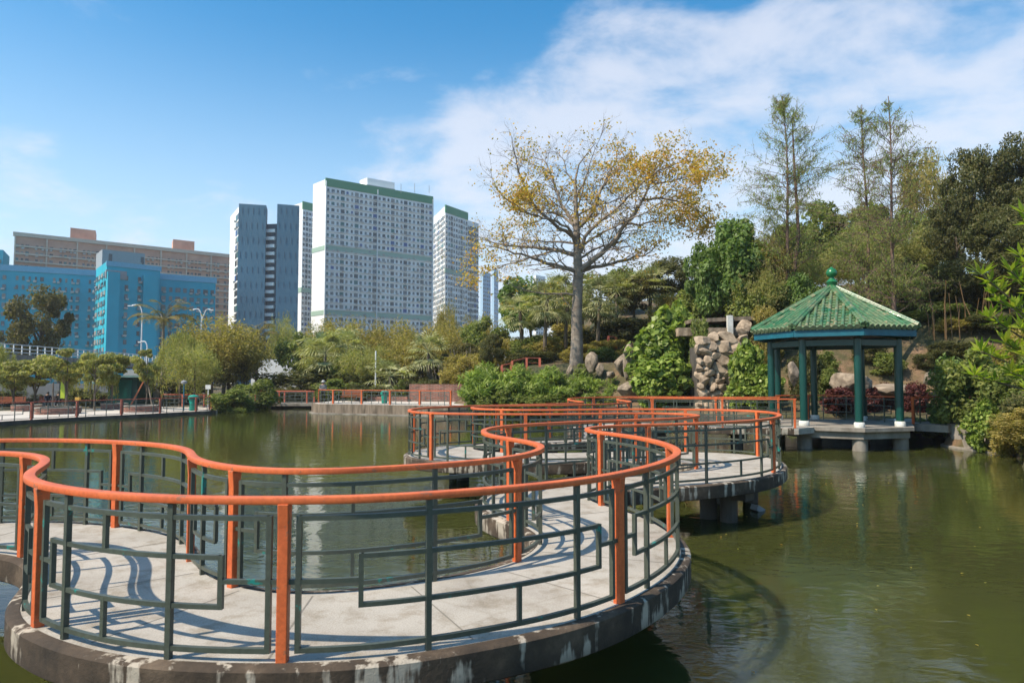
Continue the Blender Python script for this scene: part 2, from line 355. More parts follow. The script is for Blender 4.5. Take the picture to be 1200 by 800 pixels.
def np_mesh(name, verts, quads, m):
    me = bpy.data.meshes.new(name); nv = len(verts); nf = len(quads)
    me.vertices.add(nv); me.vertices.foreach_set('co', np.asarray(verts, np.float32).ravel())
    me.loops.add(nf * 4); me.loops.foreach_set('vertex_index', np.asarray(quads, np.int32).ravel())
    me.polygons.add(nf); me.polygons.foreach_set('loop_start', np.arange(nf, dtype=np.int32) * 4)
    me.materials.append(m); me.update(calc_edges=True); me.validate(); return me
def unit(v): return v / (np.linalg.norm(v, axis=1, keepdims=True) + 1e-9)
def leaves(C, D, L, Wd, NRM=None):
    """rhombic leaf blades: centre C, direction D, length L, width Wd, slightly folded"""
    C = np.asarray(C, float); N = len(C); D = unit(np.asarray(D, float))
    if NRM is None: NRM = NR.normal(size=(N, 3))
    s = unit(np.cross(D, NRM)); L = np.broadcast_to(L, (N,))[:, None]; Wd = np.broadcast_to(Wd, (N,))[:, None]
    n = np.cross(s, D)
    v = np.stack([C - D * L / 2, C + s * Wd / 2 + n * Wd * 0.15, C + D * L / 2, C - s * Wd / 2 + n * Wd * 0.15], 1).reshape(-1, 3)
    return v, np.arange(N * 4).reshape(N, 4)
def rdir(N): return unit(NR.normal(size=(N, 3)))
def leafcloud(name, m, C, D, L, Wd, NRM=None):
    v, q = leaves(C, D, L, Wd, NRM); return np_mesh(name, v, q, m)

# ------------------------------------------------------------------ paths
class Path:
    def __init__(s, pts, sig0=0.22, closed=False, sigk=0.0):
        P = np.array([(p[0], p[1]) for p in pts], float)
        seg = np.hypot(*np.diff(P, axis=0).T); cs = np.r_[0, np.cumsum(seg)]
        n = int(cs[-1] / 0.05); t = np.linspace(0, cs[-1], n); Q = np.c_[np.interp(t, cs, P[:, 0]), np.interp(t, cs, P[:, 1])]
        if sig0 > 0:
            for it in range(2):
                out = Q.copy()
                for i in range(n):
                    sg = sig0 + sigk * max(0, Q[i, 1] - 8); sg = min(sg, 1.3)
                    k = int(3 * sg / 0.05); k = min(k, i, n - 1 - i)
                    if k < 1: continue
                    w = np.exp(-0.5 * (np.arange(-k, k + 1) * 0.05 / sg) ** 2); w /= w.sum()
                    out[i] = (Q[i - k:i + k + 1] * w[:, None]).sum(0)
                Q = out
        seg = np.hypot(*np.diff(Q, axis=0).T); cs = np.r_[0, np.cumsum(seg)]; s.L = cs[-1]
        n = int(s.L / 0.05) + 1; s.t = np.linspace(0, s.L, n); s.Q = np.c_[np.interp(s.t, cs, Q[:, 0]), np.interp(s.t, cs, Q[:, 1])]
        T = np.gradient(s.Q, axis=0); T /= np.hypot(*T.T)[:, None]; s.T = T; s.N = np.c_[-T[:, 1], T[:, 0]]
    def pt(s, t): return np.array([np.interp(t, s.t, s.Q[:, 0]), np.interp(t, s.t, s.Q[:, 1])])
    def nm(s, t):
        v = np.array([np.interp(t, s.t, s.N[:, 0]), np.interp(t, s.t, s.N[:, 1])]); return v / np.hypot(*v)
    def near(s, p): return s.t[np.argmin(np.hypot(s.Q[:, 0] - p[0], s.Q[:, 1] - p[1]))]
    def span(s, a, b, step=0.12):
        n = max(2, int(abs(b - a) / step) + 1); ts = np.linspace(a, b, n); return [s.pt(t) for t in ts], [s.nm(t) for t in ts]
def rect(w, h, z=0.0): return [(-w / 2, z - h / 2), (w / 2, z - h / 2), (w / 2, z + h / 2), (-w / 2, z + h / 2)]
def rrect(w, h, z, r):
    P = []
    for cx, cz, a0 in ((w / 2 - r, z + h / 2 - r, 0), (-w / 2 + r, z + h / 2 - r, 90), (-w / 2 + r, z - h / 2 + r, 180), (w / 2 - r, z - h / 2 + r, 270)):
        for a in (0, 45, 90): P.append((cx + r * math.cos(math.radians(a0 + a)), cz + r * math.sin(math.radians(a0 + a))))
    return P
def hbar(mb, path, a, b, z, w=0.036, h=0.036, z0=0.0, step=0.12):
    p, n = path.span(a, b, step); mb.sweep([(q[0], q[1], z0) for q in p], n, rect(w, h, z))
def vbar(mb, path, t, za, zb, z0=0.0, w=0.036):
    p = path.pt(t); n = path.nm(t); mb.box((p[0], p[1], z0 + (za + zb) / 2), (w, w, zb - za), math.atan2(n[1], n[0]))

def lattice(path, a, b, z0, H, mirror, m, parent, fine=True, step=0.12):
    """the key-pattern grille between two posts"""
    g = 0.10; a2, b2 = a + g, b - g; L = b2 - a2
    if L < 0.25: return
    mb = MB(); k = H / 1.1
    F = lambda f: (b2 - f * L) if mirror else (a2 + f * L)
    bt = 0.034
    def hb(f0, f1, z, w=bt): x, y = sorted((F(f0), F(f1))); hbar(mb, path, x, y, z * k, w, w, z0, step)
    def vb(f, za, zb, w=bt): vbar(mb, path, F(f), za * k, zb * k, z0, w)
    hb(0, 1, 0.075); hb(0, 1, 0.955)
    vb(0, 0.058, 0.972, 0.036); vb(1, 0.058, 0.972, 0.036)
    bt2 = 0.032
    if L > 1.2:
        for f in (0.17, 0.66): vb(f, 0.0, 1.045, 0.040)
        vb(0.385, 0.705, 0.955, bt2); vb(0.385, 0.075, 0.365, bt2)
        hb(0.07, 0.84, 0.69, bt2); hb(0.07, 0.84, 0.36, bt2)
        vb(0.07, 0.344, 0.706, bt2 + .002); vb(0.84, 0.344, 0.706, bt2 + .002)
        x, y = sorted(((b if mirror else a) , F(0.07))); hbar(mb, path, x, y, 0.53 * k, bt2, bt2, z0, step)
        x, y = sorted((F(0.84), (a if mirror else b))); hbar(mb, path, x, y, 0.53 * k, bt2, bt2, z0, step)
    else:
        vb(0.5, 0.0, 1.045, 0.038); hb(0.2, 0.8, 0.69, bt2); hb(0.2, 0.8, 0.36, bt2); vb(0.2, .36, .69, bt2); vb(0.8, .36, .69, bt2)
    return mb.build('lattice_panel', m, parent)

def railing(path, name, label, posts, z0=0.0, H=1.1, m_or=None, m_la=None, post_w=0.074, rail_w=0.084, tilt=None, group=None, cat='railing', t0=0, t1=None, step=0.12):
    t1 = path.L if t1 is None else t1
    p0 = path.pt(t0); root = empty(name, (0, 0, 0), label, cat, group)
    m_or = m_or or M['orange']; m_la = m_la or M['lattice']
    pts, nms = path.span(t0, t1, min(step, 0.15))
    mb = MB(); mb.sweep([(p[0], p[1], z0) for p in pts], nms, rrect(rail_w, 0.050, H - 0.025, 0.008)); mb.build('handrail', m_or, root, smooth=True)
    posts = sorted(set([t for t in posts if t0 <= t <= t1]))
    for t in posts:
        p = path.pt(t); n = path.nm(t); ang = math.atan2(n[1], n[0])
        mb = MB(); zt = z0 + H - 0.045; hw = post_w / 2; fl = hw * 1.35
        ca, sa = math.cos(ang), math.sin(ang)
        vs = []
        for (z, w1, w2) in ((z0 - 0.01, hw, hw), (zt - 0.16, hw, hw), (zt, fl, hw)):
            for (u, v) in ((-w1, -w2), (w1, -w2), (w1, w2), (-w1, w2)): vs.append((p[0] + u * ca - v * sa, p[1] + u * sa + v * ca, z))
        fs = [(0, 3, 2, 1), (8, 9, 10, 11)] + [(i * 4 + k, i * 4 + (k + 1) % 4, (i + 1) * 4 + (k + 1) % 4, (i + 1) * 4 + k) for i in range(2) for k in range(4)]
        mb.add(vs, fs); mb.build('post', m_or, root, bevel=0.006)
    allp = posts
    for i in range(len(allp) - 1):
        lattice(path, allp[i], allp[i + 1], z0, H, i % 2 == 1, m_la, root, step=step)
    return root

# ------------------------------------------------------------------ shoreline and terrain
ZW = -0.87
def wpx(px, py): v = on_z(px, py, ZW); return (v.x, v.y)
SHORE = [(10.6, -14), (10.9, 4), (11.6, 12.0), (13.4, 17.2), (16.2, 21.6)] + [wpx(1196, 533), wpx(1160, 529.5), wpx(1112, 522.5)] + \
        [(20.2, 29.6), (18.6, 31.6), (15.5, 32.4), (12.5, 33.6), (10.0, 35.5), (7.6, 39), (5.4, 43.2), (2.0, 46.4), (-1.5, 47.6), (-4.4, 48.3),
         (-8.2, 49.6), (-11.8, 51.0), (-14.6, 51.8), (-15.4, 53.5), (-15.6, 58.5), (-17.0, 61.2), (-20.5, 61.5), (-22.6, 58.6), (-23.4, 53.6)] + \
        [wpx(250, 484.6), wpx(215, 486.0), wpx(160, 489.2), wpx(90, 492.6), wpx(0, 498.2), wpx(-70, 504)] + [(-37, 30), (-40, 10), (-34, -14)]
SP = np.array(SHORE)
def sdist(x, y):
    """positive on land, negative over the pond"""
    x = np.asarray(x, float); y = np.asarray(y, float); d = np.full(x.shape, 1e9); ins = np.zeros(x.shape, bool)
    n = len(SP)
    for i in range(n):
        a = SP[i]; b = SP[(i + 1) % n]; ab = b - a; t = np.clip(((x - a[0]) * ab[0] + (y - a[1]) * ab[1]) / (ab @ ab), 0, 1)
        d = np.minimum(d, np.hypot(x - a[0] - t * ab[0], y - a[1] - t * ab[1]))
        c = ((a[1] > y) != (b[1] > y)) & (x < (b[0] - a[0]) * (y - a[1]) / (b[1] - a[1] + 1e-12) + a[0]); ins ^= c
    return np.where(ins, -d, d)
def ss(v, a, b): t = np.clip((np.asarray(v, float) - a) / (b - a), 0, 1); return t * t * (3 - 2 * t)
def height(x, y):
    x = np.asarray(x, float); y = np.asarray(y, float); s = sdist(x, y)
    base = -0.72 + 0.62 * ss(x, -6, 6)
    gm = ss(x, -7, 2) * (1 - ss(x, 7, 12)); gr = ss(x, 7, 12)
    h = base + gm * 3.0 * ss(s, 0.3, 4.5) * ss(y, 38, 45) + gr * (0.25 * ss(s, 0, 1) + 4.3 * ss(s, 3.5, 11)) * ss(y, 20, 30)
    h = h + (gm * 0.10 + gr * 0.19) * np.clip(s - 6, 0, 42) * ss(y, 26, 40) * (1 - ss(y, 100, 220))
    h = h + 0.10 * np.sin(x * 0.9) * np.cos(y * 0.8) * ss(s, 1, 4) * ss(x, -6, 4)
    return np.where(s < -0.05, -2.2, h)
def hz_(x, y): return float(height(np.array([x]), np.array([y]))[0])
def build_terrain():
    xs = np.r_[-2500, -1200, -600, -300, -160, -110, np.arange(-80, 80.1, 0.8), 110, 160, 300, 600, 1200, 2500]
    ys = np.r_[-600, -200, -80, np.arange(-30, 110.1, 0.8), 130, 160, 220, 300, 450, 700, 1200, 2500, 4500]
    X, Y = np.meshgrid(xs, ys); Z = height(X, Y); nx = len(xs); ny = len(ys)
    v = np.c_[X.ravel(), Y.ravel(), Z.ravel()]
    i = np.arange(nx - 1)[None, :] + np.arange(ny - 1)[:, None] * nx; q = np.stack([i, i + 1, i + 1 + nx, i + nx], -1).reshape(-1, 4)
    me = np_mesh('ground', v, q, M['ground']); me.polygons.foreach_set('use_smooth', [True] * len(me.polygons))
    o = bpy.data.objects.new('ground', me); link(o); tag(o, kind='structure')
build_terrain()
hz_m = bpy.data.materials.new('thin_air_haze'); hz_m.use_nodes = True; nt_ = hz_m.node_tree
for n_ in list(nt_.nodes):
    if n_.type == 'BSDF_PRINCIPLED': nt_.nodes.remove(n_)
pv = nt_.nodes.new('ShaderNodeVolumePrincipled'); pv.inputs['Density'].default_value = 0.00028; pv.inputs['Color'].default_value = (0.92, 0.95, 1.0, 1); pv.inputs['Anisotropy'].default_value = 0.2
nt_.links.new(pv.outputs[0], [n_ for n_ in nt_.nodes if n_.type == 'OUTPUT_MATERIAL'][0].inputs['Volume'])
mb = MB(); mb.add([(-60, -40, ZW), (40, -40, ZW), (40, 70, ZW), (-60, 70, ZW)], [(0, 1, 2, 3)])
o = mb.build('water', M['water']); tag(o, kind='structure')
# low retaining walls along the shore, one thing per stretch
def shore_wall(i0, i1, ztop, zb, m, label, name='retaining_wall', th=0.35, foot=False):
    P = Path(SHORE[i0:i1 + 1], 0.25)
    pts, nms = P.span(0, P.L, 0.4)
    mb = MB(); mb.sweep([(p[0], p[1], 0) for p in pts], nms, [(-th / 2, zb), (th / 2, zb), (th / 2, ztop), (-th / 2, ztop)])
    o = mb.build(name, m); tag(o, label, 'retaining wall')
    if foot:
        mb = MB(); mb.sweep([(p[0], p[1], 0) for p in pts], nms, [(0.0, ZW - .3), (0.42, ZW - .3), (0.42, ZW + 0.07), (0.0, ZW + 0.07)])
        f = mb.build('footing', M['concrete'], o)
    return o
shore_wall(5, 8, 0.05, -1.6, M['concrete'], 'brown stained retaining wall at the water edge right of the pavilion', foot=True)
shore_wall(8, 17, -0.1, -1.6, M['concrete_dark'], 'dark low retaining wall at the foot of the hillside behind the footbridge')
M['platform_wall'] = mat('brown_stained_wall', (0.27, 0.21, 0.155), 0.9, (0.085, 0.065, 0.045), 3.0, (1, 1, 0.15), 0.4, 12)
shore_wall(17, 21, -0.14, -1.7, M['platform_wall'], 'stained curved concrete wall under the viewing platform across the pond', th=0.5, foot=True)
shore_wall(21, 26, -0.62, -1.6, M['concrete_dark'], 'low dark bank wall behind the short walkway')
shore_wall(26, 33, -0.655, -1.6, M['concrete_dark'], 'dark waterside edge of the promenade on the left', th=0.4)

# ------------------------------------------------------------------ serpentine footbridge
A_PX = [(40,531),(57,537),(52,545),(36,551),(26,558),(40,565),(70,571),(120,578),(180,581.5),(240,583.5),(333,583.5),(420,583),(500,578),(590,571),(650,566),(720,556),(750,549),(780,541),(798,530),(788,521.5),(760,513.5),(720,507),(690,505),(678,503),(686,499.5),(720,498),(760,497),(820,495.5),(880,492.5),(900,491),(918,487),(908,482),(880,480),(820,479),(760,478.6),(700,479),(640,480),(580,479.5),(538,478),(550,476),(580,475),(640,474.6),(700,473.6),(730,472.6),(748,470),(740,469),(712,468)]
B_PX = [(0,514.4),(60,514),(120,515.6),(160,517.6),(200,521),(226,527),(222,534),(240,542),(300,550),(377,551),(455,547),(520,543),(580,538),(620,532),(640,524),(630,518),(600,513.4),(572,510),(562,505),(570,500.6),(600,497.4),(660,494.5),(700,492.3),(760,491),(810,489),(830,486.6),(820,484.6),(780,483),(700,484),(640,484.6),(580,484.6),(520,484),(480,482.6),(472,480.6),(484,478),(520,475.6),(580,474.4),(640,473),(690,471.8),(697,470.5),(670,469.5),(663,468)]
zr = 1.09
PC = Vector((13.38, 28.4, 0))                       # pavilion centre
A_pts = [(-9.6, 1.0), (-8.8, 3.2), (-8.45, 5.3), (-7.7, 6.9), (-6.7, 7.6), (-5.75, 7.62)] + [tuple(on_z(a, b, zr)[:2]) for a, b in A_PX] + [(3.75, 26.0), (4.9, 26.75), (6.6, 26.4), (8.6, 25.75), (10.6, 25.55)]
B_pts = [(-11.2, 0.6), (-10.4, 3.0), (-10.0, 5.6), (-9.2, 7.6), (-7.9, 8.7)] + [tuple(on_z(a, b, zr)[:2]) for a, b in B_PX] + [(2.0, 26.0), (2.6, 27.6), (4.2, 28.6), (6.5, 28.3), (8.6, 27.6), (10.9, 27.9)]
PA = Path(A_pts, 0.24, sigk=0.035); PB = Path(B_pts, 0.24, sigk=0.035)
def posts_from(path, known_deck, known_rail, spacing=2.6):
    ts = [path.near(on_z(a, b, 0.0)) for a, b in known_deck] + [path.near(on_z(a, b, zr)) for a, b in known_rail]
    ts = sorted(ts); out = [ts[0]]
    for t in ts[1:]:
        if t - out[-1] > 0.8: out.append(t)
    full = []
    for a, b in zip(out[:-1], out[1:]):
        n = max(1, round((b - a) / spacing)); full += [a + (b - a) * i / n for i in range(n)]
    t = out[0] - spacing
    while t > 0.1: full.append(t); t -= spacing
    t = out[-1]
    n = max(1, round((path.L - 0.06 - t) / spacing)); full += [t + (path.L - 0.06 - t) * i / n for i in range(n + 1)]
    return full
postsA = posts_from(PA, [(782, 629)], [(44, 566), (333, 583.5), (728, 555), (707, 505.5), (759, 497), (911, 489.5), (896, 481), (802, 479), (702, 479), (585, 479.5)])
postsB = posts_from(PB, [], [(140, 516.5), (221, 533.5), (273, 547), (608, 534), (580, 514), (591, 498), (726, 492), (829, 488), (744, 483.3), (617, 484.6), (499, 483.5), (481, 478.8)])
bridge = empty('curved_footbridge', (0, 0, 0), 'pale winding footbridge deck on short piers crossing the green pond', 'footbridge')
off = 0.03
eA = PA.Q - PA.N * off; eB = PB.Q + PB.N * off
ring = [tuple(p) for p in eA[::3]] + [tuple(eA[-1])] + [tuple(p) for p in eB[::-3]] + [tuple(eB[0])]
mb = MB(); mb.prism(ring, -0.22, 0.0); mb.build('deck_slab', M['deck'], bridge)
for P_, sg in ((PA, -1), (PB, 1)):
    pts, nms = P_.span(0, P_.L, 0.10); mb = MB()
    prof = [(sg * (off + 0.002), -0.25), (sg * 0.115, -0.25), (sg * 0.13, -0.235), (sg * 0.13, -0.02), (sg * 0.11, -0.002), (sg * (off + 0.002), 0.006)]
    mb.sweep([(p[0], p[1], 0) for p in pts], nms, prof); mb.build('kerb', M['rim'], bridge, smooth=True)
M['joint'] = mat('deck_joint_dirt', (0.22, 0.20, 0.17), 0.9)
for t in np.arange(0.6, PA.L - 0.3, 1.45):
    a = PA.pt(t); j = np.argmin(np.hypot(PB.Q[:, 0] - a[0], PB.Q[:, 1] - a[1])); b = PB.Q[j]; d = (b - a); L_ = np.hypot(*d)
    if L_ > 2.3: continue
    d /= L_; n_ = np.array([-d[1], d[0]]) * 0.007; a2 = a + d * 0.05; b2 = b - d * 0.05
    jm = MB().add([(a2[0] - n_[0], a2[1] - n_[1], 0.002), (b2[0] - n_[0], b2[1] - n_[1], 0.002), (b2[0] + n_[0], b2[1] + n_[1], 0.002), (a2[0] + n_[0], a2[1] + n_[1], 0.002)], [(0, 1, 2, 3)])
    jm.build('deck_joint', M['joint'], bridge)

# beam and piers below the deck
for t in np.arange(2.0, PA.L - 0.5, 3.0):
    a = PA.pt(t); j = np.argmin(np.hypot(PB.Q[:, 0] - a[0], PB.Q[:, 1] - a[1])); b = PB.Q[j]
    c = (a + b) / 2
    if c[1] < 8.6: continue
    ang = math.atan2(b[1] - a[1], b[0] - a[0]); w = min(2.2, np.hypot(*(b - a)))
    mb = MB(); mb.box((c[0], c[1], -0.32), (w * 0.95, 0.34, 0.2), ang)
    for q in (-0.16, 0.16): mb.lathe([(0.15, -2.2), (0.17, -0.42)], (c[0] + math.cos(ang) * q * w, c[1] + math.sin(ang) * q * w, 0), 12)
    mb.build('pier', M['concrete_dark'], bridge)
railing(PA, 'curved_railing', 'orange topped winding railing on the near and right edge of the footbridge', postsA)
railing(PB, 'curved_railing', 'orange topped winding railing on the far and left edge of the footbridge', postsB)

# ------------------------------------------------------------------ pavilion
pav = empty('octagonal_pavilion', PC, 'eight sided pavilion with green tiled roof and green columns over the water', 'pavilion')
VA = math.atan2(-PC.x, PC.y) - PI / 2 + 0  # direction from pavilion to camera (angle)
toC = math.atan2(-PC.y, -PC.x)
Rc = 2.52
def pav_pt(phi_deg, r, z=0.0):
    # phi measured from the direction to the camera, positive to the right in the picture
    a = toC + math.radians(phi_deg); return Vector((r * math.cos(a), r * math.sin(a), z))
PH = [19.2 + 45 * k for k in range(8)]
mb = MB(); mb.prism([pav_pt(p, 3.02)[:2] for p in PH], -0.14, 0.0); mb.prism([pav_pt(p, 2.86)[:2] for p in PH], -0.42, -0.143); mb.build('platform', M['concrete'], pav)
for p in PH:
    c = pav_pt(p, Rc)
    cm = MB().lathe([(0.142, 0.20), (0.138, 3.36)], c, 20).build('column', M['green_col'], pav, smooth=True)
    MB().lathe([(0.19, 0.0), (0.195, 0.03), (0.195, 0.16), (0.165, 0.20)], c, 20).build('column_base', M['white'], cm, smooth=True)
    MB().lathe([(0.27, -2.2), (0.27, -0.425)], c, 14).build('pier', M['concrete'], pav, smooth=True)
Re, Ze, Zp = 3.27, 3.78, 5.62
mb = MB()
for i in range(8):
    a = pav_pt(PH[i], Rc, 3.22); b = pav_pt(PH[(i + 1) % 8], Rc, 3.22); mb.bar(a, b, 0.12, 0.22)
    mb.bar(pav_pt(PH[i], 0.1, 3.9), pav_pt(PH[i], Re - 0.3, 3.45), 0.1, 0.14)
mb.build('roof_beam', M['green_col'], pav)
roof = MB(); rows = 15
tile_mats = None
for i in range(8):
    A0 = pav_pt(PH[i], Re, Ze); B0 = pav_pt(PH[(i + 1) % 8], Re, Ze); T0 = Vector((0, 0, Zp))
    Mi = (A0 + B0) / 2; U = (B0 - A0).normalized(); half = (B0 - A0).length / 2; dn = (Mi - T0); SL = dn.length; dn.normalize(); nn = U.cross(dn); nn = nn if nn.z > 0 else -nn
    for r in range(rows):                       # stepped courses of pan tiles
        s0, s1 = r / rows, (r + 1) / rows + 0.012; w0, w1 = half * s0, half * min(s1, 1.0)
        p0 = T0 + dn * SL * s0; p1 = T0 + dn * SL * s1; h0, h1 = 0.0, 0.035
        roof.add([p0 - U * w0 + nn * h0, p0 + U * w0 + nn * h0, p1 + U * w1 + nn * h1, p1 - U * w1 + nn * h1,
                  p1 + U * w1 - nn * 0.02, p1 - U * w1 - nn * 0.02], [(0, 1, 2, 3), (3, 2, 4, 5)], 0)
    nr = 10; sp = 2 * half / nr                 # round cover tiles running down the slope
    for k in range(nr + 1):
        u = -half + sp * (k + 0.0); 
        if k in (0, nr): continue
        s_start = abs(u) / half + 0.03
        n = max(2, int((1.0 - s_start) * rows * 1.0)); rr = 0.074
        pts = []; rad = []
        for j in range(n):
            sa = s_start + (1.005 - s_start) * j / n; sb = s_start + (1.005 - s_start) * (j + 1) / n
            pts += [T0 + dn * SL * sa + U * u + nn * 0.03, T0 + dn * SL * (sb - 0.002) + U * u + nn * 0.03]; rad += [rr * 0.86, rr]
        roof.tube(pts, rad, 10)
        e = T0 + dn * SL * 1.005 + U * u + nn * 0.03
        roof.tube([e - dn * 0.01, e + dn * 0.035], 0.098, 14, 1)
    # hanging drip tiles between the round ends
    for k in range(nr):
        u = -half + sp * (k + 0.5); e = T0 + dn * SL * 1.0 + U * u
        roof.add([e - U * sp * 0.3 + nn * 0.03, e + U * sp * 0.3 + nn * 0.03, e + U * sp * 0.16 - Vector((0, 0, 0.09)), e - U * sp * 0.16 - Vector((0, 0, 0.09))], [(0, 1, 2, 3)], 1)
def tile_mat(name, c1, c2, c3):
    m, nt, b = new_mat(name)
    g = nt.nodes.new('ShaderNodeNewGeometry')
    v = nt.nodes.new('ShaderNodeTexVoronoi'); v.inputs['Scale'].default_value = 6.5; t = nt.nodes.new('ShaderNodeTexCoord'); nt.links.new(t.outputs['Object'], v.inputs['Vector'])
    sc = nt.nodes.new('ShaderNodeSeparateColor'); nt.links.new(v.outputs['Color'], sc.inputs[0])
    c = ramp(nt, sc.outputs[0], [(0.0, c1), (0.7, c2), (0.82, c2), (1.0, c3)])
    d = ramp(nt, noise(nt, 1.3, 6, 0.7), [(0.42, (0, 0, 0)), (0.72, (0.75, 0.75, 0.75))])
    c = mixcol(nt, d, c, c3)
    nt.links.new(c, b.inputs['Base Color']); b.inputs['Roughness'].default_value = 0.32; b.inputs['Coat Weight'].default_value = 0.15
    bump(nt, b, noise(nt, 20, 3), 0.2, 0.01); return m
M['tile'] = tile_mat('green_glazed_tile', (0.018, 0.095, 0.038), (0.05, 0.165, 0.07), (0.24, 0.22, 0.12))
M['tile_end'] = mat('worn_tile_end', (0.20, 0.24, 0.14), 0.7, (0.10, 0.15, 0.07), 8)
ro = roof.build('roof', [M['tile'], M['tile_end']], pav, smooth=True)
for i in range(8):
    A0 = pav_pt(PH[i], Re + 0.02, Ze + 0.03); T0 = Vector((0, 0, Zp + 0.02)); d = (A0 - T0); n = 22; side = Vector((-d.y, d.x, 0)).normalized() * 0.085
    mb = MB()
    for s_ in (-1, 1):
        pts = []; rad = []
        for j in range(n):
            pts += [T0 + d * (0.03 + 0.97 * j / n) + side * s_ + Vector((0, 0, 0.055)), T0 + d * (0.03 + 0.97 * (j + 0.97) / n) + side * s_ + Vector((0, 0, 0.055))]; rad += [0.062, 0.073]
        mb.tube(pts, rad, 9)
    mb.tube([T0 + d * 0.03 + Vector((0, 0, 0.12)), A0 + Vector((0, 0, 0.12))], 0.055, 8)
    mb.build('hip_ridge', M['tile'], ro, smooth=True)
mb = MB()
for i in range(8):
    a = pav_pt(PH[i], Re - 0.10); b = pav_pt(PH[(i + 1) % 8], Re - 0.10); mid = (a + b) / 2; L = (b - a).length
    mb.box((mid.x, mid.y, 3.57), (L, 0.05, 0.25), math.atan2((b - a).y, (b - a).x))
mb.build('eave_board', M['teal'], pav)
MB().prism([pav_pt(p, Re - 0.14)[:2] for p in PH], 3.60, 3.64).build('soffit', M['concrete_dark'], pav)
MB().lathe([(0.30, 5.48), (0.26, 5.62), (0.17, 5.72), (0.20, 5.80), (0.24, 5.86), (0.17, 5.93), (0.09, 6.02), (0.085, 6.06), (0.17, 6.11), (0.22, 6.21), (0.215, 6.30), (0.15, 6.40), (0.07, 6.45), (0.03, 6.50)], (0, 0, 0), 20).build('finial', mat('green_finial_glaze', (0.02, 0.16, 0.06), 0.25), roof and ro, smooth=True)
# railings around the pavilion (far sides), own thing
def world_pav(phi, r): v = pav_pt(phi, r) + PC; return (v.x, v.y)
segs = [('far left sides', [154.2 + 45, 154.2]), ]
def straight_rail(pts, label, z0=0.0, H=1.1, spacing=2.0, far=False, group=None, name='railing'):
    P = Path(pts, 0.0); n = max(1, round((P.L - 0.08) / spacing)); ps = [0.04 + (P.L - 0.08) * i / n for i in range(n + 1)]
    return railing(P, name, label, ps, z0=z0, H=H, m_or=M['orange_far'] if far else M['orange'], m_la=M['lattice_far'] if far else M['lattice'], group=group, step=0.5,
                   post_w=0.1 if far else 0.078, rail_w=0.08 if far else 0.09)
straight_rail([world_pav(-70.8 + 360 - 45 + 12, 2.62), world_pav(199.2, 2.62), world_pav(154.2, 2.62), world_pav(112, 2.62)], 'orange topped railing around the far sides of the pavilion', spacing=1.9)
# deck joining pavilion to right bank
MB().prism([(15.6, 29.2), (17.3, 27.2), (22.5, 29.6), (22.0, 32.2), (17, 31.4)], -0.30, -0.012).build('link_deck', M['concrete'], None)
tag(bpy.data.objects['link_deck'], 'short concrete deck joining the pavilion to the right bank', 'footbridge')
straight_rail([(16.35, 28.0), (18.9, 29.0), (21.6, 30.9)], 'orange railing on the short deck right of the pavilion', spacing=2.3)
# deck joining bridge end to the pavilion
mb = MB(); mb.prism([(10.45, 25.40), (10.6, 25.38), (11.5, 26.1), (11.6, 27.9), (10.8, 28.05), (10.75, 27.95)], -0.22, -0.004)
mb.build('threshold_slab', M['deck'], bridge)

# ------------------------------------------------------------------ promenade on the left, walkway and platform
ZP = -0.655
left_edge = [SHORE[i] for i in range(27, 35)]
def inset(P, d):                                  # offset a polyline onto the land side
    pa = Path(P, 0.0); pts, nms = pa.span(0, pa.L, 1.2)
    res = []
    for p, n in zip(pts, nms):
        q = p + n * d
        if sdist(np.array([q[0]]), np.array([q[1]]))[0] < 0: q = p - n * d
        res.append((q[0], q[1]))
    return res
front = inset([SHORE[i] for i in range(27, 34)], 0.02)
back = [(-41, 52), (-32, 60), (-26.5, 60.5), (-23.6, 58)]
poly = front + back
MB().prism(front + [(-46, 42), (-40, 50), (-32, 57), (-26, 60), (-23.8, 58)], ZP - 0.25, ZP).build('promenade_paving', M['paving'])
tag(bpy.data.objects['promenade_paving'], kind='structure')
lr = Path(inset([SHORE[i] for i in range(26, 33)], 0.25), 0.3)
n = round(lr.L / 2.7)
railing(lr, 'promenade_railing', 'low red and grey railing along the left promenade edge', [0.05 + (lr.L - .1) * i / n for i in range(n + 1)], z0=ZP, H=1.06, m_or=M['orange_far'], m_la=M['lattice_far'], post_w=0.105, rail_w=0.07, step=0.4)
# far walkway
a0 = on_z(300, 474, -0.40); a1 = on_z(374, 472.5, -0.40)
MB().prism([(-23.2, 60.3), (-15.2, 60.2), (-15.2, 63.0), (-23.5, 63.0)], -0.66, -0.42).build('walkway', M['concrete']); tag(bpy.data.objects['walkway'], kind='structure')
straight_rail([(-23.0, 60.4), (-15.6, 60.35)], 'red orange railing on the short walkway between the shrubs and the platform', z0=-0.42, H=1.06, spacing=2.6, far=True)
straight_rail([(-23.6, 62.8), (-15.4, 62.8)], 'red orange railing behind the short walkway in front of the hedge', z0=-0.42, H=1.06, spacing=2.6, far=True)
# viewing platform
pf = [SHORE[i] for i in range(17, 22)]
MB().prism(pf + [(-15.0, 60), (-4, 58), (-3.0, 50)], -0.5, -0.13).build('platform_paving', M['paving']); tag(bpy.data.objects['platform_paving'], kind='structure')
pr = Path(inset(pf, 0.3), 0.3); n = round(pr.L / 2.6)
railing(pr, 'platform_railing', 'orange railing around the curved viewing platform across the pond', [0.05 + (pr.L - .1) * i / n for i in range(n + 1)], z0=-0.13, H=1.06, m_or=M['orange'], m_la=M['lattice_far'], post_w=0.11, rail_w=0.08, step=0.4)
straight_rail([(-23.9, 54.4), (-25.6, 58.0), (-30.5, 59.5)], 'orange railing at the back corner of the left promenade behind the bin', z0=ZP, H=1.06, spacing=2.2, far=True)

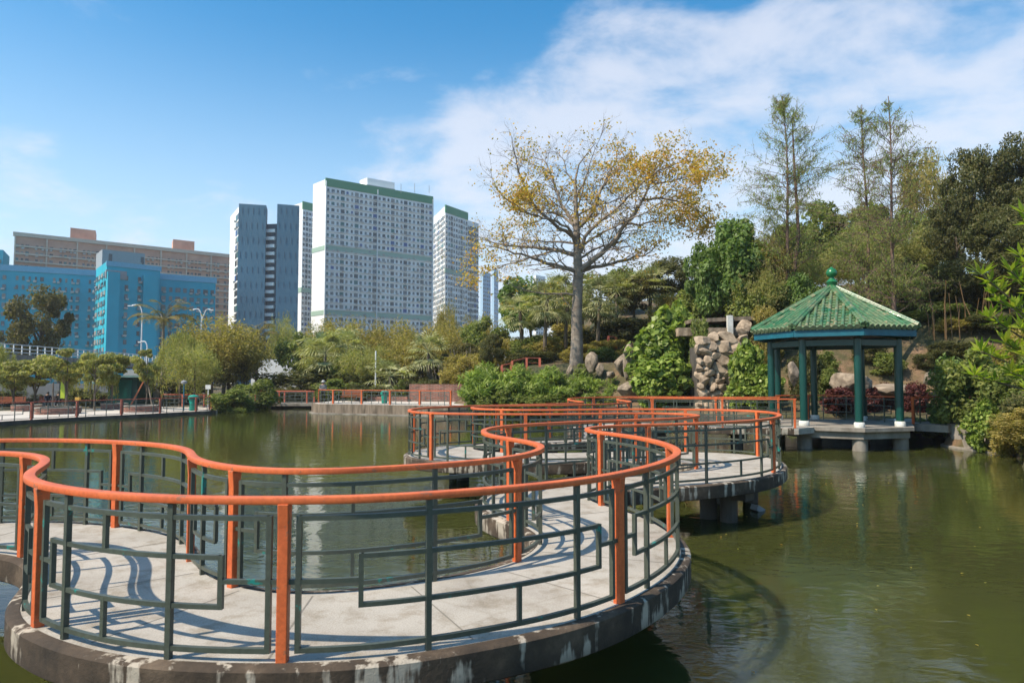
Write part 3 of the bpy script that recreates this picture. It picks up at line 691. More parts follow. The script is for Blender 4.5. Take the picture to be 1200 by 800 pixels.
# ------------------------------------------------------------------ buildings
M['b_white'] = mat('off_white_render', (0.80, 0.81, 0.80), 0.8, (0.72, 0.735, 0.74), 0.15)
M['b_green'] = mat('green_painted_band', (0.07, 0.27, 0.14), 0.7)
M['b_palegreen'] = mat('faded_green_band', (0.33, 0.47, 0.38), 0.7)
M['b_slate'] = mat('slate_blue_cladding', (0.060, 0.165, 0.245), 0.75, (0.050, 0.14, 0.21), 0.1)
M['b_slate2'] = mat('dark_slate_recess', (0.045, 0.095, 0.14), 0.7)
M['b_blue'] = mat('bright_blue_render', (0.010, 0.40, 0.54), 0.8, (0.008, 0.33, 0.45), 0.12)
M['b_blue2'] = mat('pale_blue_band', (0.16, 0.43, 0.60), 0.8)
M['b_brown'] = mat('brown_pink_render', (0.58, 0.35, 0.25), 0.85, (0.44, 0.25, 0.18), 0.2)
M['b_cream'] = mat('cream_band', (0.58, 0.48, 0.38), 0.85)
M['b_grey'] = mat('grey_render', (0.30, 0.31, 0.33), 0.85)
M['b_sky'] = mat('pale_blue_tower_render', (0.34, 0.50, 0.66), 0.8)
def glass(name, c, r=0.15): m, nt, b = new_mat(name); b.inputs['Base Color'].default_value = (*c, 1); b.inputs['Roughness'].default_value = r; return m
WINS = [glass('window_dark_glass', (0.03, 0.045, 0.055)), glass('window_grey_glass', (0.10, 0.13, 0.15), 0.25), glass('window_teal_glass', (0.03, 0.14, 0.14), 0.25), glass('window_curtain', (0.26, 0.25, 0.23), 0.6), glass('window_blue_screen', (0.03, 0.09, 0.26), 0.5)]
M['ac'] = mat('air_conditioner_case', (0.52, 0.52, 0.50), 0.6, (0.30, 0.29, 0.28), 0.5)
M['laundry'] = mat('awning_and_laundry', (0.45, 0.30, 0.25), 0.8, (0.16, 0.25, 0.32), 0.35)
UB = {i: MB().box((0, 0, 0), (1, 1, 1)).mesh('window', m) for i, m in enumerate(WINS)}
UAC = MB().box((0, 0, 0), (1, 1, 1)).mesh('air_conditioner', M['ac'])
UFR = MB().box((0, 0, 0), (1, 1, 1)).mesh('ledge', M['b_white'])
class Bld:
    def __init__(s, name, label, cat='tower block', group=None):
        s.o = empty(name, (0, 0, -1.0), label, cat, group); s.wins = []; s.acs = []
    def prism(s, pts, z0, z1, m, name='wall'):
        o = MB().prism([(p[0], p[1]) for p in pts], z0 + 1, z1 + 1).build(name, m, s.o); return o
    def band(s, a, b, z, h, m, d=0.5, name='facade_band'):
        a = Vector(a[:2] + (0,)) if isinstance(a, tuple) else Vector((a.x, a.y, 0)); b = Vector((b.x, b.y, 0)) if not isinstance(b, tuple) else Vector(b[:2] + (0,))
        u = (b - a).normalized(); n = Vector((u.y, -u.x, 0)); c = (a + b) / 2
        return MB().box((c.x, c.y, z + 1), ((b - a).length + d * 0.9, d, h), math.atan2(u.y, u.x)).build(name, m, s.o)
    def grid(s, a, b, z0, z1, cols, rows, pat, wh=0.52, ac=0.5, mixw=(6, 5, 2, 3, 1), d=0.12, skip=None):
        a = Vector((a.x, a.y, 0)); b = Vector((b.x, b.y, 0)); u = (b - a).normalized(); n = Vector((u.y, -u.x, 0)); L = (b - a).length; ang = math.atan2(u.y, u.x)
        pw = L / cols; ph = (z1 - z0) / rows
        for r in range(rows - 1, -1, -1):
            for c in range(cols):
                f = pat[c % len(pat)]
                if f <= 0 or (skip and skip(c, r)): continue
                p = a + u * (c + 0.5) * pw; z = z0 + (r + 0.5) * ph
                hh = ph * (wh if f < 0.75 else wh * 1.3)
                s.wins.append((p + n * d * 0.4, z, pw * f, hh, ang, R.choices(range(5), mixw)[0]))
                if R.random() < ac:
                    s.acs.append((p + n * (0.45) + u * R.uniform(-0.25, 0.25) * pw, z - hh * 0.62, R.uniform(0.6, 1.0), R.uniform(0.4, 0.65), ang, 0))
    def done(s):
        if len(s.wins) > 150:
            for mm, nm, k_ in ((M['laundry'], 'laundry', 0.16), (WINS[3], 'blinds', 0.14)):
                q = MB()
                for (p, z, w, h, ang, k) in s.wins:
                    if R.random() < k_: q.box((p.x + R.uniform(-.4, .4), p.y - 0.25, z + 1 + h * R.uniform(-.55, .3)), (w * R.uniform(.4, 1.0), 0.3, h * R.uniform(.2, .55)), ang)
                o = q.build(nm, mm, s.o); o['kind'] = 'stuff'
        for lst, nm, meshes in ((s.wins, 'window', UB), (s.acs, 'air_conditioner', {0: UAC})):
            rest = {}
            for i, (p, z, w, h, ang, k) in enumerate(lst):
                dd = 0.16 if nm == 'window' else 0.7
                if i < 100:
                    inst(nm, meshes[k], s.o, (p.x, p.y, z + 1), (w, dd, h), (0, 0, ang))
                else: rest.setdefault(k, MB()).box((p.x, p.y, z + 1), (w, dd, h), ang)
            if rest:
                mb = MB(); mats = []
                for k, q in rest.items():
                    mats.append(meshes[k].materials[0]); mb.add(q.v, q.f, len(mats) - 1)
                o = mb.build(nm + 's', mats, s.o); o['kind'] = 'stuff'
def quad(c, r, l): return [c, r, r + (l - c), l]
def V2(v): return Vector((v.x, v.y, 0))
# big white slab block
B = Bld('white_tower_block', 'tallest white apartment block with green roof band and hundreds of windows')
c, r, l = at(382, 210, 292), at(507, 231, 323), at(367, 216, 300); zt = c.z
c, r, l = V2(c), V2(r), V2(l)
B.prism(quad(c, r, l), -1, zt, M['b_white'])
B.band(c, r, zt - 1.2, 3.6, M['b_green'], 0.5, 'roof_band'); 
nf = 30; ph = (zt - 3 - 0) / nf
for zb in (57.5, 29.5): B.band(c, r, zb, 2.2, M['b_palegreen'], 0.4); B.band(l, c, zb, 2.0, M['b_palegreen'], 0.3)
pat = [0.42, 0.0, 0.55, 0.42, 0.0, 0.85, 0.0, 0.42, 0.5, 0.0, 0.85, 0.4]
B.grid(c, r, 0, zt - 3.2, 24, nf, [0.40, 0.62, 0.40, 0.78, 0.42, 0.40, 0.80, 0.5, 0.42, 0.5, 0.78], 0.46, 0.6, (5, 5, 3, 4, 1))
mb = MB(); u = (r - c).normalized(); n = Vector((u.y, -u.x, 0))
for i in range(nf): 
    p = (c + r) / 2 + n * 0.2; mb.box((p.x, p.y, 1 + i * ph + 0.1), ((r - c).length, 0.55, 0.22), math.atan2(u.y, u.x))
for i in (0, 11, 24):
    p = c + u * (r - c).length * i / 24.0 + n * 0.3; mb.box((p.x, p.y, 1 + zt / 2), (0.35, 0.8, zt - 1.5), math.atan2(u.y, u.x))
mb.build('floor_ledges', M['b_white'], B.o)
q = at(441, 210, 330); q2 = at(458, 210, 330)
uu = r - c; kk = l - c
B.prism([c + uu * .40 + kk * .3, c + uu * .66 + kk * .3, c + uu * .66 + kk * .85, c + uu * .40 + kk * .85], zt - 0.5, zt + 5.0, M['b_white'], 'lift_housing'); B.band(c + uu * .40 + kk * .3, c + uu * .66 + kk * .3, zt + 1.4, 1.0, M['b_grey'], 0.3, 'louvre_strip')
mb = MB()
for px in (370, 376, 384, 397, 411, 470, 486, 503):
    p = at(px, 210, 312); mb.tube([(p.x, p.y, zt + .5), (p.x, p.y, zt + 1 + R.uniform(2, 4.5))], 0.12, 5)
mb.build('aerials', M['b_grey'], B.o)
B.done()
# white block at right
B = Bld('white_tower_block', 'white apartment block with green roof edge right of the tallest block')
l, c, r = at(507, 244, 372), at(522, 241, 345), at(548, 245, 362); zt = c.z; l, c, r = V2(l), V2(c), V2(r)
B.prism(quad(c, r, l), -1, zt, M['b_white']); B.band(c, r, zt - 1.5, 4.0, M['b_green'], 0.5, 'roof_band'); B.band(c, r, 56, 2.4, M['b_palegreen'])
B.grid(c, r, 0, zt - 4, 9, 30, [0.6, 0.45, 0.85, 0.4], 0.5, 0.6); B.grid(l, c, 0, zt - 4, 9, 30, [0.6, 0.8, 0.5], 0.5, 0.7)
B.prism([V2(at(548, 258, 364)), V2(at(561, 258, 372)), V2(at(560, 258, 392)), V2(at(547, 258, 386))], -1, at(552, 259, 366).z, M['b_white'], 'rear_wing')
B.grid(V2(at(548.3, 258, 363.8)), V2(at(560.7, 258, 371.6)), 0, at(552, 264, 366).z, 5, 28, [0.6, 0.8], 0.5, 0.4)
B.done()
# pale block left behind the big one
B = Bld('white_tower_block', 'narrow strip of white and green block between the slate tower and the tallest block')
l, c, r = at(343, 240, 352), at(355, 237, 345), at(372, 239, 352); zt = c.z; l, c, r = V2(l), V2(c), V2(r)
B.prism(quad(c, r, l), -1, zt, M['b_white']); B.band(c, r, zt - 1.5, 4.0, M['b_green'], 0.5, 'roof_band'); B.band(c, r, 46, 2.4, M['b_palegreen']); B.band(l, c, 46, 2.4, M['b_palegreen'])
B.grid(c, r, 0, zt - 4, 5, 32, [0.6, 0.8], 0.5, 0.6); B.done()
# slate tower
B = Bld('slate_tower', 'slate blue tower with blank slotted faces and a balcony strip between them')
D = 240
def slate(cl, cr, ytop, dl, dr, thick, white):
    c, r = at(cl, ytop, dl), at(cr, ytop, dr); zt = c.z; c, r = V2(c), V2(r); u = (r - c).normalized(); back = Vector((-u.y, u.x, 0)) * thick
    B.prism([c, r, r + back, c + back], -1, zt, M['b_slate'])
    return c, r, back, zt
c1, r1, bk, zt = slate(280, 312, 238.5, 241, 243.5, 7, True)
slots = MB()
def slot(c, r, zt, cols, rows):
    u = (r - c).normalized(); n = Vector((u.y, -u.x, 0)); L = (r - c).length
    for j in range(rows):
        for i in range(cols):
            p = c + u * L * (i + 0.5 + (0.18 if j % 2 else -0.1)) / cols + n * 0.02
            slots.box((p.x, p.y, 1 + zt * (j + 0.55) / rows), (0.15, 0.12, zt / rows * 0.42), math.atan2(u.y, u.x))
slot(c1, r1, zt, 5, 12)
c2, r2, bk2, zt2 = slate(325, 351, 239, 243, 245.5, 7, False); slot(c2, r2, zt2, 4, 12)
slots.build('wall_slots', M['b_slate2'], B.o)
# side wing, white, seen obliquely on the left
l = at(270, 254, 258); zl = l.z; l = V2(l)
B.prism([l, c1 + bk * 0.15, c1 + bk * 0.9, l + bk * 0.8], -1, zl, M['b_white'], 'side_wing')
B.grid(l, c1 + bk * 0.15, 0, zl - 2, 6, 22, [0.0, 0.0, 0.0, 0.0, 0.8, 0.8], 0.55, 0.6)
m1, m2 = r1 + bk * 0.5, c2 + bk2 * 0.5; zm = at(318, 262, 246).z
B.prism([m1, m2, m2 + bk, m1 + bk], -1, zm, M['b_slate2'], 'balcony_core')
for i in range(20):
    z = 2 + i * (zm - 2) / 20; uu = (m2 - m1).normalized(); p = (m1 + m2) / 2 + Vector((uu.y, -uu.x, 0)) * 0.8
    f = MB().box((p.x, p.y, z + 1), ((m2 - m1).length * 0.9, 1.4, 1.15), math.atan2(uu.y, uu.x)).build('balcony', M['b_white'], B.o)
B.done()
# bright blue estate
B = Bld('blue_estate_building', 'bright blue apartment building with a projecting centre block', 'apartment building')
wl0, wl1 = at(-60, 307, 195), at(116, 318, 212)
z1 = at(0, 311, 200).z; a, b = V2(wl0), V2(wl1); back = Vector((-8, 14, 0))
B.prism([a, b, b + back, a + back], -1, z1, M['b_blue']); B.band(a, b, z1 - 0.5, 1.8, M['b_blue2'], 0.6, 'parapet')
B.grid(a, b, 0, z1 - 2, 24, 12, [0.35, 0.3, 0.55, 0.0, 0.4, 0.4], 0.45, 0.6, (6, 5, 1, 3, 0))
l, c, r = at(113, 309, 204), at(125.5, 306, 190), at(188, 314, 200); zc = c.z; l, c, r = V2(l), V2(c), V2(r)
B.prism(quad(c, r, l), -1, zc, M['b_blue'], 'centre_block'); B.band(c, r, zc - 0.6, 1.4, M['b_blue2'], 0.5, 'parapet')
u = (r - c)
B.grid(c + u * 0.30, c + u * 0.66, 0, zc - 3, 3, 12, [0.5, 0.0, 0.45], 0.5, 0.7, (6, 5, 1, 3, 0)); B.grid(l, c, 0, zc - 2, 4, 12, [0.7, 0.5], 0.5, 0.9, (3, 4, 1, 5, 0))
p = c + u * 0.30; q = c + u * 0.34
for f0, f1 in ((0.0, 0.22), (0.66, 0.93)):
    aa, bb = c + u * f0, c + u * f1; n = Vector((u.y, -u.x, 0)).normalized() * 1.2
    B.prism([aa + n, bb + n, bb, aa], -1, zc - 3.0, M['b_blue'], 'bay')
aa, bb = c + u * 0.02, c + u * 0.33; n = Vector((u.y, -u.x, 0)).normalized() * 0.2
B.band(c + u * 0.0, c + u * 0.34, zc - 3.6, 2.4, M['b_grey'], 0.6, 'grey_strip')
a, b = at(188, 322, 208), at(253, 326, 217); zr_ = a.z; a, b = V2(a), V2(b)
B.prism([a, b, b + back, a + back], -1, zr_, M['b_blue'], 'right_wing'); B.band(a, b, zr_ - 0.5, 1.8, M['b_blue2'], 0.5, 'parapet')
B.grid(a, b, 0, zr_ - 3, 8, 11, [0.6, 0.45, 0.7, 0.5], 0.5, 0.8, (5, 5, 1, 4, 0))
l, c, r = at(113, 292, 225), at(120, 292, 216), at(170, 296, 224); zc = c.z; l, c, r = V2(l), V2(c), V2(r)
B.prism(quad(c, r, l), -1, zc, M['b_grey'], 'lift_tower'); B.grid(c, r, zc - 5, zc, 8, 1, [0.0, 0.6, 0, 0, 0, 0, 0, 0.6], 0.5, 0, (1, 0, 0, 0, 0)); B.done()
B = Bld('blue_estate_building', 'sliver of a taller blue block at the left edge of the view', 'apartment building')
a, b = V2(at(-60, 290, 240)), V2(at(4, 290, 246)); B.prism([a, b, b + back, a + back], -1, at(0, 291, 243).z, M['b_blue']); B.grid(a, b, 0, 45, 10, 16, [0.5, 0.4], 0.5, 0.5); B.done()
# long brown block
B = Bld('brown_slab_block', 'long brown and cream slab block with two rooftop boxes behind the blue building', 'apartment building')
a, b = at(18, 273, 262), at(275, 299, 312); zb = a.z; a, b = V2(a), V2(b); back = Vector((-9, 16, 0))
B.prism([a, b, b + back, a + back], -1, zb, M['b_brown']); B.band(a, b, zb - 0.4, 1.5, M['b_cream'], 1.6, 'roof_slab')
B.grid(a, b, 0, zb - 3.5, 52, 20, [0.6, 0.45, 0.7, 0.0, 0.55], 0.5, 0.55, (6, 4, 2, 3, 0))
u = (b - a); n = Vector((u.y, -u.x, 0)).normalized()
mb = MB()
for i in range(18):
    z = 2 + i * (zb - 4) / 18
    p = (a + b) / 2 + n * 0.5; mb.box((p.x, p.y, z + 1), (u.length, 1.0, 0.55), math.atan2(u.y, u.x))
for i in range(0, 9): p = a + u * (i + 0.0) / 8 + n * 0.3; mb.box((p.x, p.y, 1 + zb / 2), (0.5, 0.7, zb - 2), math.atan2(u.y, u.x))
mb.build('balcony_frames', M['b_cream'], B.o)
for x0, x1, y0 in ((73, 101, 268), (194, 222, 281)):
    f = (x0 - 18) / 257; p = a + u * f; q = a + u * (x1 - 18) / 257
    B.prism([p + back * 0.3, q + back * 0.3, q + back * 0.8, p + back * 0.8], zb - 1, zb + 5.5, M['b_brown'], 'rooftop_box')
B.done()
for px, w, yt, D_, lab in ((569, 12, 318, 520, 'distant pale blue tower just right of the white blocks'), (580, 8, 314, 560, 'thin distant blue tower seen past the kapok twigs'),
                         (632, 14, 322, 540, 'distant white and blue tower left of the kapok trunk'), (652, 16, 326, 620, 'hazy low distant tower beside the kapok trunk')):
    B = Bld('distant_tower', lab); c = at(px - w / 2 + 3, yt, D_); zt = c.z; c = V2(c); l = V2(at(px - w / 2, yt, D_ + 8)); r = V2(at(px + w / 2, yt, D_ + 10))
    B.prism(quad(c, r, l), -1, zt, M['b_sky'] if w < 13 else M['b_white']); B.grid(c, r, 2, zt - 2, 4, 26, [0.6, 0.45], 0.55, 0, (3, 5, 1, 2, 1)); B.done()

# ------------------------------------------------------------------ elevated road, walls, lamps
er = empty('elevated_road', (0, 0, -0.7), 'elevated road with white rails passing in front of the blue building', 'flyover')
ea, eb = at(-80, 399, 62), at(250, 424, 150); zr0 = at(0, 402, 72).z
ea, eb = V2(ea), V2(eb); u = (eb - ea); n_ = Vector((-u.y, u.x, 0)).normalized()
def E(p, q): return (p.x, p.y, q)
mb = MB(); mb.bar(E((ea) + n_ * 3.5, zr0 - 1.6 + .7), E(eb + n_ * 3.5, zr0 - 1.6 + .7), 7, 1.0); mb.build('road_deck', M['concrete'], er)
mb = MB()
for i in range(7): p = ea + u * (i + .5) / 7 + n_ * 3.5; mb.box((p.x, p.y, (zr0 - 2.1) / 2 + 0.2), (1.2, 1.2, zr0 - 1.0), 0)
mb.build('pillars', M['concrete'], er)
mb = MB()
for h in (0.0, -0.45, -0.85): mb.bar(E(ea, zr0 + h + .7), E(eb, zr0 + h + .7), 0.09, 0.09)
for i in range(56): p = ea + u * i / 55; mb.box((p.x, p.y, zr0 - 0.5 + .7), (0.10, 0.10, 1.1))
mb.build('guard_rail', M['whiterail'], er)
def wallthing(name, pts, z0, z1, m, label, cat='wall', th=0.3):
    P = Path(pts, 0.0); a, b = P.span(0, P.L, 2.0); mb = MB(); mb.sweep([(p[0], p[1], 0) for p in a], b, [(-th / 2, z0), (th / 2, z0), (th / 2, z1), (-th / 2, z1)])
    return tag(mb.build(name, m), label, cat)
wallthing('boundary_wall', [(-58, 58), (-42, 62), (-33, 64)], -0.8, 1.3, M['b_grey'], 'low grey boundary wall behind the promenade trees')
wallthing('white_hoarding', [(-30.5, 80), (-6, 82)], -0.8, at(310, 421, 80).z, M['b_white'], 'white hoarding showing behind the trees in the middle distance', 'hoarding')
bw = wallthing('brick_wall', [(-8.5, 57.0), (-4.2, 55.6), (1.5, 55.2)], -0.3, at(520, 450, 56).z, M['brick'], 'low red brick wall at the foot of the lawn slope behind the platform')
wallthing('brick_wall', [(-13.5, 58.0), (-8.6, 56.6)], -0.3, 0.25, M['brick'], 'knee high brick bed edge behind the platform bin')
def lamp(px, ybase, ytop, Y, arm, label, z0=None, double=False, m='whiterail'):
    b = at(px, ybase, Y); zb = z0 if z0 is not None else b.z; h = at(px, ytop, Y).z - zb
    o = empty('street_lamp', (b.x, b.y, zb), label, 'street lamp')
    mb = MB(); pts = [(0, 0, 0), (0, 0, h * 0.86)]
    for i in range(7): a = i / 6 * PI / 2; pts.append((-arm * 0.5 * (1 - math.cos(a)), 0, h * 0.86 + h * 0.14 * math.sin(a)))
    pts.append((-arm, 0, h * 0.995)); mb.tube(pts, [0.11] * 2 + [0.08] * 8, 8)
    if double: mb.tube([(0, 0, h * 0.86), (arm * 0.5, 0, h * 0.99), (arm, 0, h)], 0.07, 6)
    mb.build('pole', M[m], o, smooth=True)
    for s_ in ([-1, 1] if double else [-1]): MB().box((s_ * arm * 1.15, 0, h * 0.985), (arm * 0.5, 0.3, 0.14)).build('lamp_head', M[m], o, bevel=0.03)
lamp(165, 430, 357, 105, 1.6, 'tall white curved street lamp in front of the blue centre block', 0.0)
lamp(235, 430, 362, 112, 1.4, 'double armed street lamp in front of the blue right wing', 0.0, True)
lamp(172, 430, 400, 84, 0.8, 'short curved lamp above the elevated road near the palm trunk', 0.0)
def post(px, ybase, ytop, Y, m, label, r=0.05, head=None, name='pole', zb=None):
    b = at(px, ybase, Y); zb = hz_(b.x, b.y) if zb is None else zb; zt = at(px, ytop, Y).z
    o = empty(name, (b.x, b.y, zb), label, 'lamp post' if head else 'pole')
    MB().tube([(0, 0, 0), (0, 0, zt - zb)], r, 8).build('shaft', m, o, smooth=True)
    if head: MB().lathe([(0.07, zt - zb), (0.22, zt - zb + 0.08), (0.22, zt - zb + 0.2), (0.05, zt - zb + 0.3)], (0, 0, 0), 12).build('lamp_head', head, o)
post(440, 458, 411, 60, M['whiterail'], 'slim pale pole standing in the bushes behind the platform', 0.07)
post(215, 478, 450, 52, M['teal'], 'blue green lamp post beside the teal bin on the promenade', 0.055, M['b_grey'], 'lamp_post', ZP)
post(61.5, 478, 448, 50, M['bark'], 'thin brown post behind the two seated people', 0.05, None, 'pole', ZP)

# kiosk
k = at(153, 475, 60); ko = empty('kiosk', (k.x, k.y, ZP), 'dark green flat roofed kiosk behind the propped tree', 'kiosk', rz=-0.1)
MB().box((0, 0, 1.25), (2.7, 2.2, 2.5)).build('wall', mat('dark_green_metal', (0.005, 0.05, 0.045), 0.5), ko)
mb = MB(); mb.box((0, -1.13, 1.25), (1.7, 0.05, 2.1)); 
for i in range(14): mb.box((0, -1.17, 0.3 + i * 0.145), (1.66, 0.03, 0.05))
mb.build('roller_shutter', mat('green_shutter', (0.0, 0.12, 0.10), 0.45), ko)
MB().box((0, 0, 2.58), (4.2, 3.2, 0.12)).build('roof', mat('pale_green_roof', (0.16, 0.27, 0.24), 0.5), ko)
MB().box((0.4, 0, 2.92), (1.6, 1.0, 0.5)).build('roof_box', M['b_grey'], ko)
# brick planters
def planter(px, py, wpx, label):
    p = on_z(px, py, ZP); w = wpx / FPX * p.y / 2
    o = empty('brick_planter', (p.x, p.y, ZP), label, 'planter', 'brick planters on the promenade')
    MB().lathe([(w, 0), (w, 0.40), (w - 0.25, 0.40), (w - 0.25, 0.25)], (0, 0, 0), 28).build('brick_ring', M['brick'], o)
    MB().lathe([(w + 0.03, 0.40), (w + 0.03, 0.46), (w - 0.27, 0.46), (w - 0.27, 0.40)], (0, 0, 0), 28).build('coping', M['concrete'], o)
    MB().lathe([(w - 0.2, 0.2), (w - 0.3, 0.36), (0.2, 0.42)], (0, 0, 0), 20).build('soil', M['ground'], o)
    return p
planter(68, 484.5, 46, 'largest brick planter on the promenade in front of the two seated people')
planter(31, 481, 30, 'brick planter at the far left of the promenade')
planter(134, 479, 28, 'brick planter left of the kiosk bench')
planter(165, 482, 38, 'brick planter holding the propped slanting tree')
def bench(p, label, rz=0.0, w=1.5, z=None):
    o = empty('park_bench', (p.x, p.y, z if z is not None else ZP), label, 'bench', 'wooden benches', rz)
    mb = MB()
    for i in range(4): mb.box((0, -0.18 + i * 0.13, 0.44), (w, 0.10, 0.035))
    mb.build('seat', M['wood'], o); mb = MB()
    for i in range(4): mb.box((0, 0.30 + i * 0.02, 0.55 + i * 0.11), (w, 0.03, 0.085))
    mb.build('backrest', M['wood'], o)
    for s in (-1, 1):
        mb = MB(); mb.bar((s * w * .4, -0.2, 0), (s * w * .4, -0.2, 0.43), 0.05, 0.05); mb.bar((s * w * .4, 0.25, 0), (s * w * .4, 0.36, 0.92), 0.05, 0.05); mb.bar((s * w * .4, -0.22, 0.41), (s * w * .4, 0.28, 0.41), 0.05, 0.05); mb.build('leg', M['dark'], o)
bench(on_z(116, 475, ZP), 'orange wooden bench at the centre of the left promenade', 0.2)
bench(on_z(150, 475.5, ZP), 'long brown bench directly in front of the kiosk', 0.1, 2.2)
bench(on_z(62, 477, ZP), 'bench carrying the two seated people in dark clothes', 0.5, 2.0)
bench(on_z(12, 478, ZP), 'reddish bench at the left edge of the promenade', 0.1, 2.0)
bench(at(412, 470, 55), 'pale wooden bench on the viewing platform left of the bin', 0.0, 1.7, -0.13)
# bins
def bin_(p, z, label, s=1.0):
    o = empty('litter_bin', (p.x, p.y, z), label, 'litter bin', 'teal litter bins')
    MB().lathe([(0.24 * s, 0.0), (0.27 * s, 0.05), (0.29 * s, 0.75 * s), (0.29 * s, 0.78 * s)], (0, 0, 0), 18).build('body', M['tealbin'], o, smooth=True)
    MB().lathe([(0.36 * s, 0.79 * s), (0.37 * s, 0.83 * s), (0.36 * s, 1.02 * s), (0.24 * s, 1.12 * s), (0.05, 1.15 * s)], (0, 0, 0), 18).build('lid', M['tealbin'], o, smooth=True)
    MB().box((0.05, -0.33 * s, 0.92 * s), (0.34 * s, 0.1, 0.12)).build('opening', M['dark'], o)
bin_(at(226.5, 480, 51.8), ZP, 'teal litter bin by the blue post on the left promenade', 1.05)
bin_(at(450.5, 470, 53), -0.13, 'teal litter bin on the viewing platform across the pond', 0.85)
# yellow sign and white box
so = empty('notice_sign', at(73, 476, 53), 'small yellow green sign board on two posts behind the planter', 'sign'); so.location.z = ZP
MB().box((0, 0, 1.55), (0.34, 0.04, 1.3)).build('board', mat('yellow_green_board', (0.36, 0.45, 0.02), 0.5), so)
mb = MB(); mb.box((-0.24, 0, 1.2), (0.06, 0.06, 2.4)); mb.box((0.24, 0, 1.2), (0.06, 0.06, 2.4)); mb.build('post', M['dark'], so)
wb = empty('notice_sign', at(243.5, 470, 54.5), 'small blank white sign beside the corner railing', 'sign'); wb.location.z = ZP
MB().box((0, 0, 1.75), (0.42, 0.04, 0.34)).build('board', M['white'], wb); MB().box((0, 0.04, 0.85), (0.05, 0.05, 1.7)).build('post', M['whiterail'], wb)
ys = empty('exercise_stool', at(91, 478, 50), 'small yellow topped stand right of the big planter', 'stand'); ys.location.z = ZP
MB().box((0, 0, 0.95), (0.34, 0.2, 0.22)).build('top', mat('yellow_plastic', (0.55, 0.32, 0.04), 0.5), ys, bevel=0.02); MB().tube([(0, 0, 0), (0, 0, .85)], 0.03, 8).build('leg', M['dark'], ys)

# ------------------------------------------------------------------ people
def person(name_label, loc, rz, joints, edges, radii, skin, head, hair, clothes):
    root = empty('person', loc, name_label, 'person', rz=rz)
    me = bpy.data.meshes.new('body'); me.from_pydata(joints, edges, []); me.materials.append(skin)
    o = bpy.data.objects.new('body', me); link(o, root)
    sk = o.modifiers.new('skin', 'SKIN'); sv = me.skin_vertices[0].data
    for i, r_ in enumerate(radii): sv[i].radius = (r_, r_)
    sv[0].use_root = True
    ss_ = o.modifiers.new('sub', 'SUBSURF'); ss_.levels = 1; ss_.render_levels = 2
    for nm, (js, es, rs, m) in clothes.items():
        me = bpy.data.meshes.new(nm); me.from_pydata([joints[j] for j in js], [(js.index(a), js.index(b)) for a, b in es], []); me.materials.append(m)
        q = bpy.data.objects.new(nm, me); link(q, root); q.modifiers.new('skin', 'SKIN'); sv = me.skin_vertices[0].data
        for i, r_ in enumerate(rs): sv[i].radius = (r_, r_)
        sv[0].use_root = True; sub = q.modifiers.new('sub', 'SUBSURF'); sub.levels = 1; sub.render_levels = 2
    hx, hy, hz2 = head
    MB().lathe([(0.02, 0.115), (0.07, 0.10), (0.098, 0.05), (0.104, 0.0), (0.098, -0.04), (0.06, -0.03)], (hx, hy + 0.015, hz2 + 0.02), 14).build('hair', hair, root, smooth=True)
    return root
skin = mat('warm_skin', (0.50, 0.30, 0.21), 0.6); blackhair = mat('black_hair', (0.015, 0.012, 0.01), 0.6)
def sit_j():
    J = [(0, 0, 0.52), (0, 0.02, 0.75), (0, 0.0, 0.98), (0, -0.01, 1.08), (0, -0.02, 1.17), (0, -0.03, 1.26),      # 0 pelvis 1 waist 2 chest 3 neck 4 head 5 crown
         (-0.18, 0.0, 0.97), (-0.22, -0.10, 0.72), (-0.12, -0.28, 0.60), (0.18, 0.0, 0.97), (0.22, -0.10, 0.72), (0.12, -0.28, 0.60),
         (-0.10, -0.02, 0.50), (-0.12, -0.42, 0.50), (-0.12, -0.42, 0.10), (-0.12, -0.54, 0.04), (0.10, -0.02, 0.50), (0.12, -0.42, 0.50), (0.12, -0.42, 0.10), (0.12, -0.54, 0.04)]
    E_ = [(0, 1), (1, 2), (2, 3), (3, 4), (4, 5), (2, 6), (6, 7), (7, 8), (2, 9), (9, 10), (10, 11), (0, 12), (12, 13), (13, 14), (14, 15), (0, 16), (16, 17), (17, 18), (18, 19)]
    Rr = [0.13, 0.12, 0.14, 0.05, 0.09, 0.06, 0.06, 0.045, 0.035, 0.06, 0.045, 0.035, 0.08, 0.065, 0.04, 0.035, 0.08, 0.065, 0.04, 0.035]
    return J, E_, Rr
def stand_j():
    J, E_, Rr = sit_j(); J = list(J)
    J[0] = (0, 0, 0.95); J[1] = (0, 0, 1.12); J[2] = (0, 0, 1.36); J[3] = (0, 0, 1.47); J[4] = (0, -0.01, 1.57); J[5] = (0, -0.01, 1.66)
    J[6] = (-0.19, 0, 1.38); J[7] = (-0.25, -0.02, 1.12); J[8] = (-0.10, -0.2, 1.08); J[9] = (0.19, 0, 1.38); J[10] = (0.25, -0.02, 1.12); J[11] = (0.10, -0.2, 1.08)
    J[12] = (-0.10, 0, 0.9); J[13] = (-0.11, -0.02, 0.5); J[14] = (-0.11, 0.0, 0.08); J[15] = (-0.12, -0.12, 0.04); J[16] = (0.10, 0, 0.9); J[17] = (0.11, -0.02, 0.5); J[18] = (0.11, 0.0, 0.08); J[19] = (0.12, -0.12, 0.04)
    return J, E_, Rr
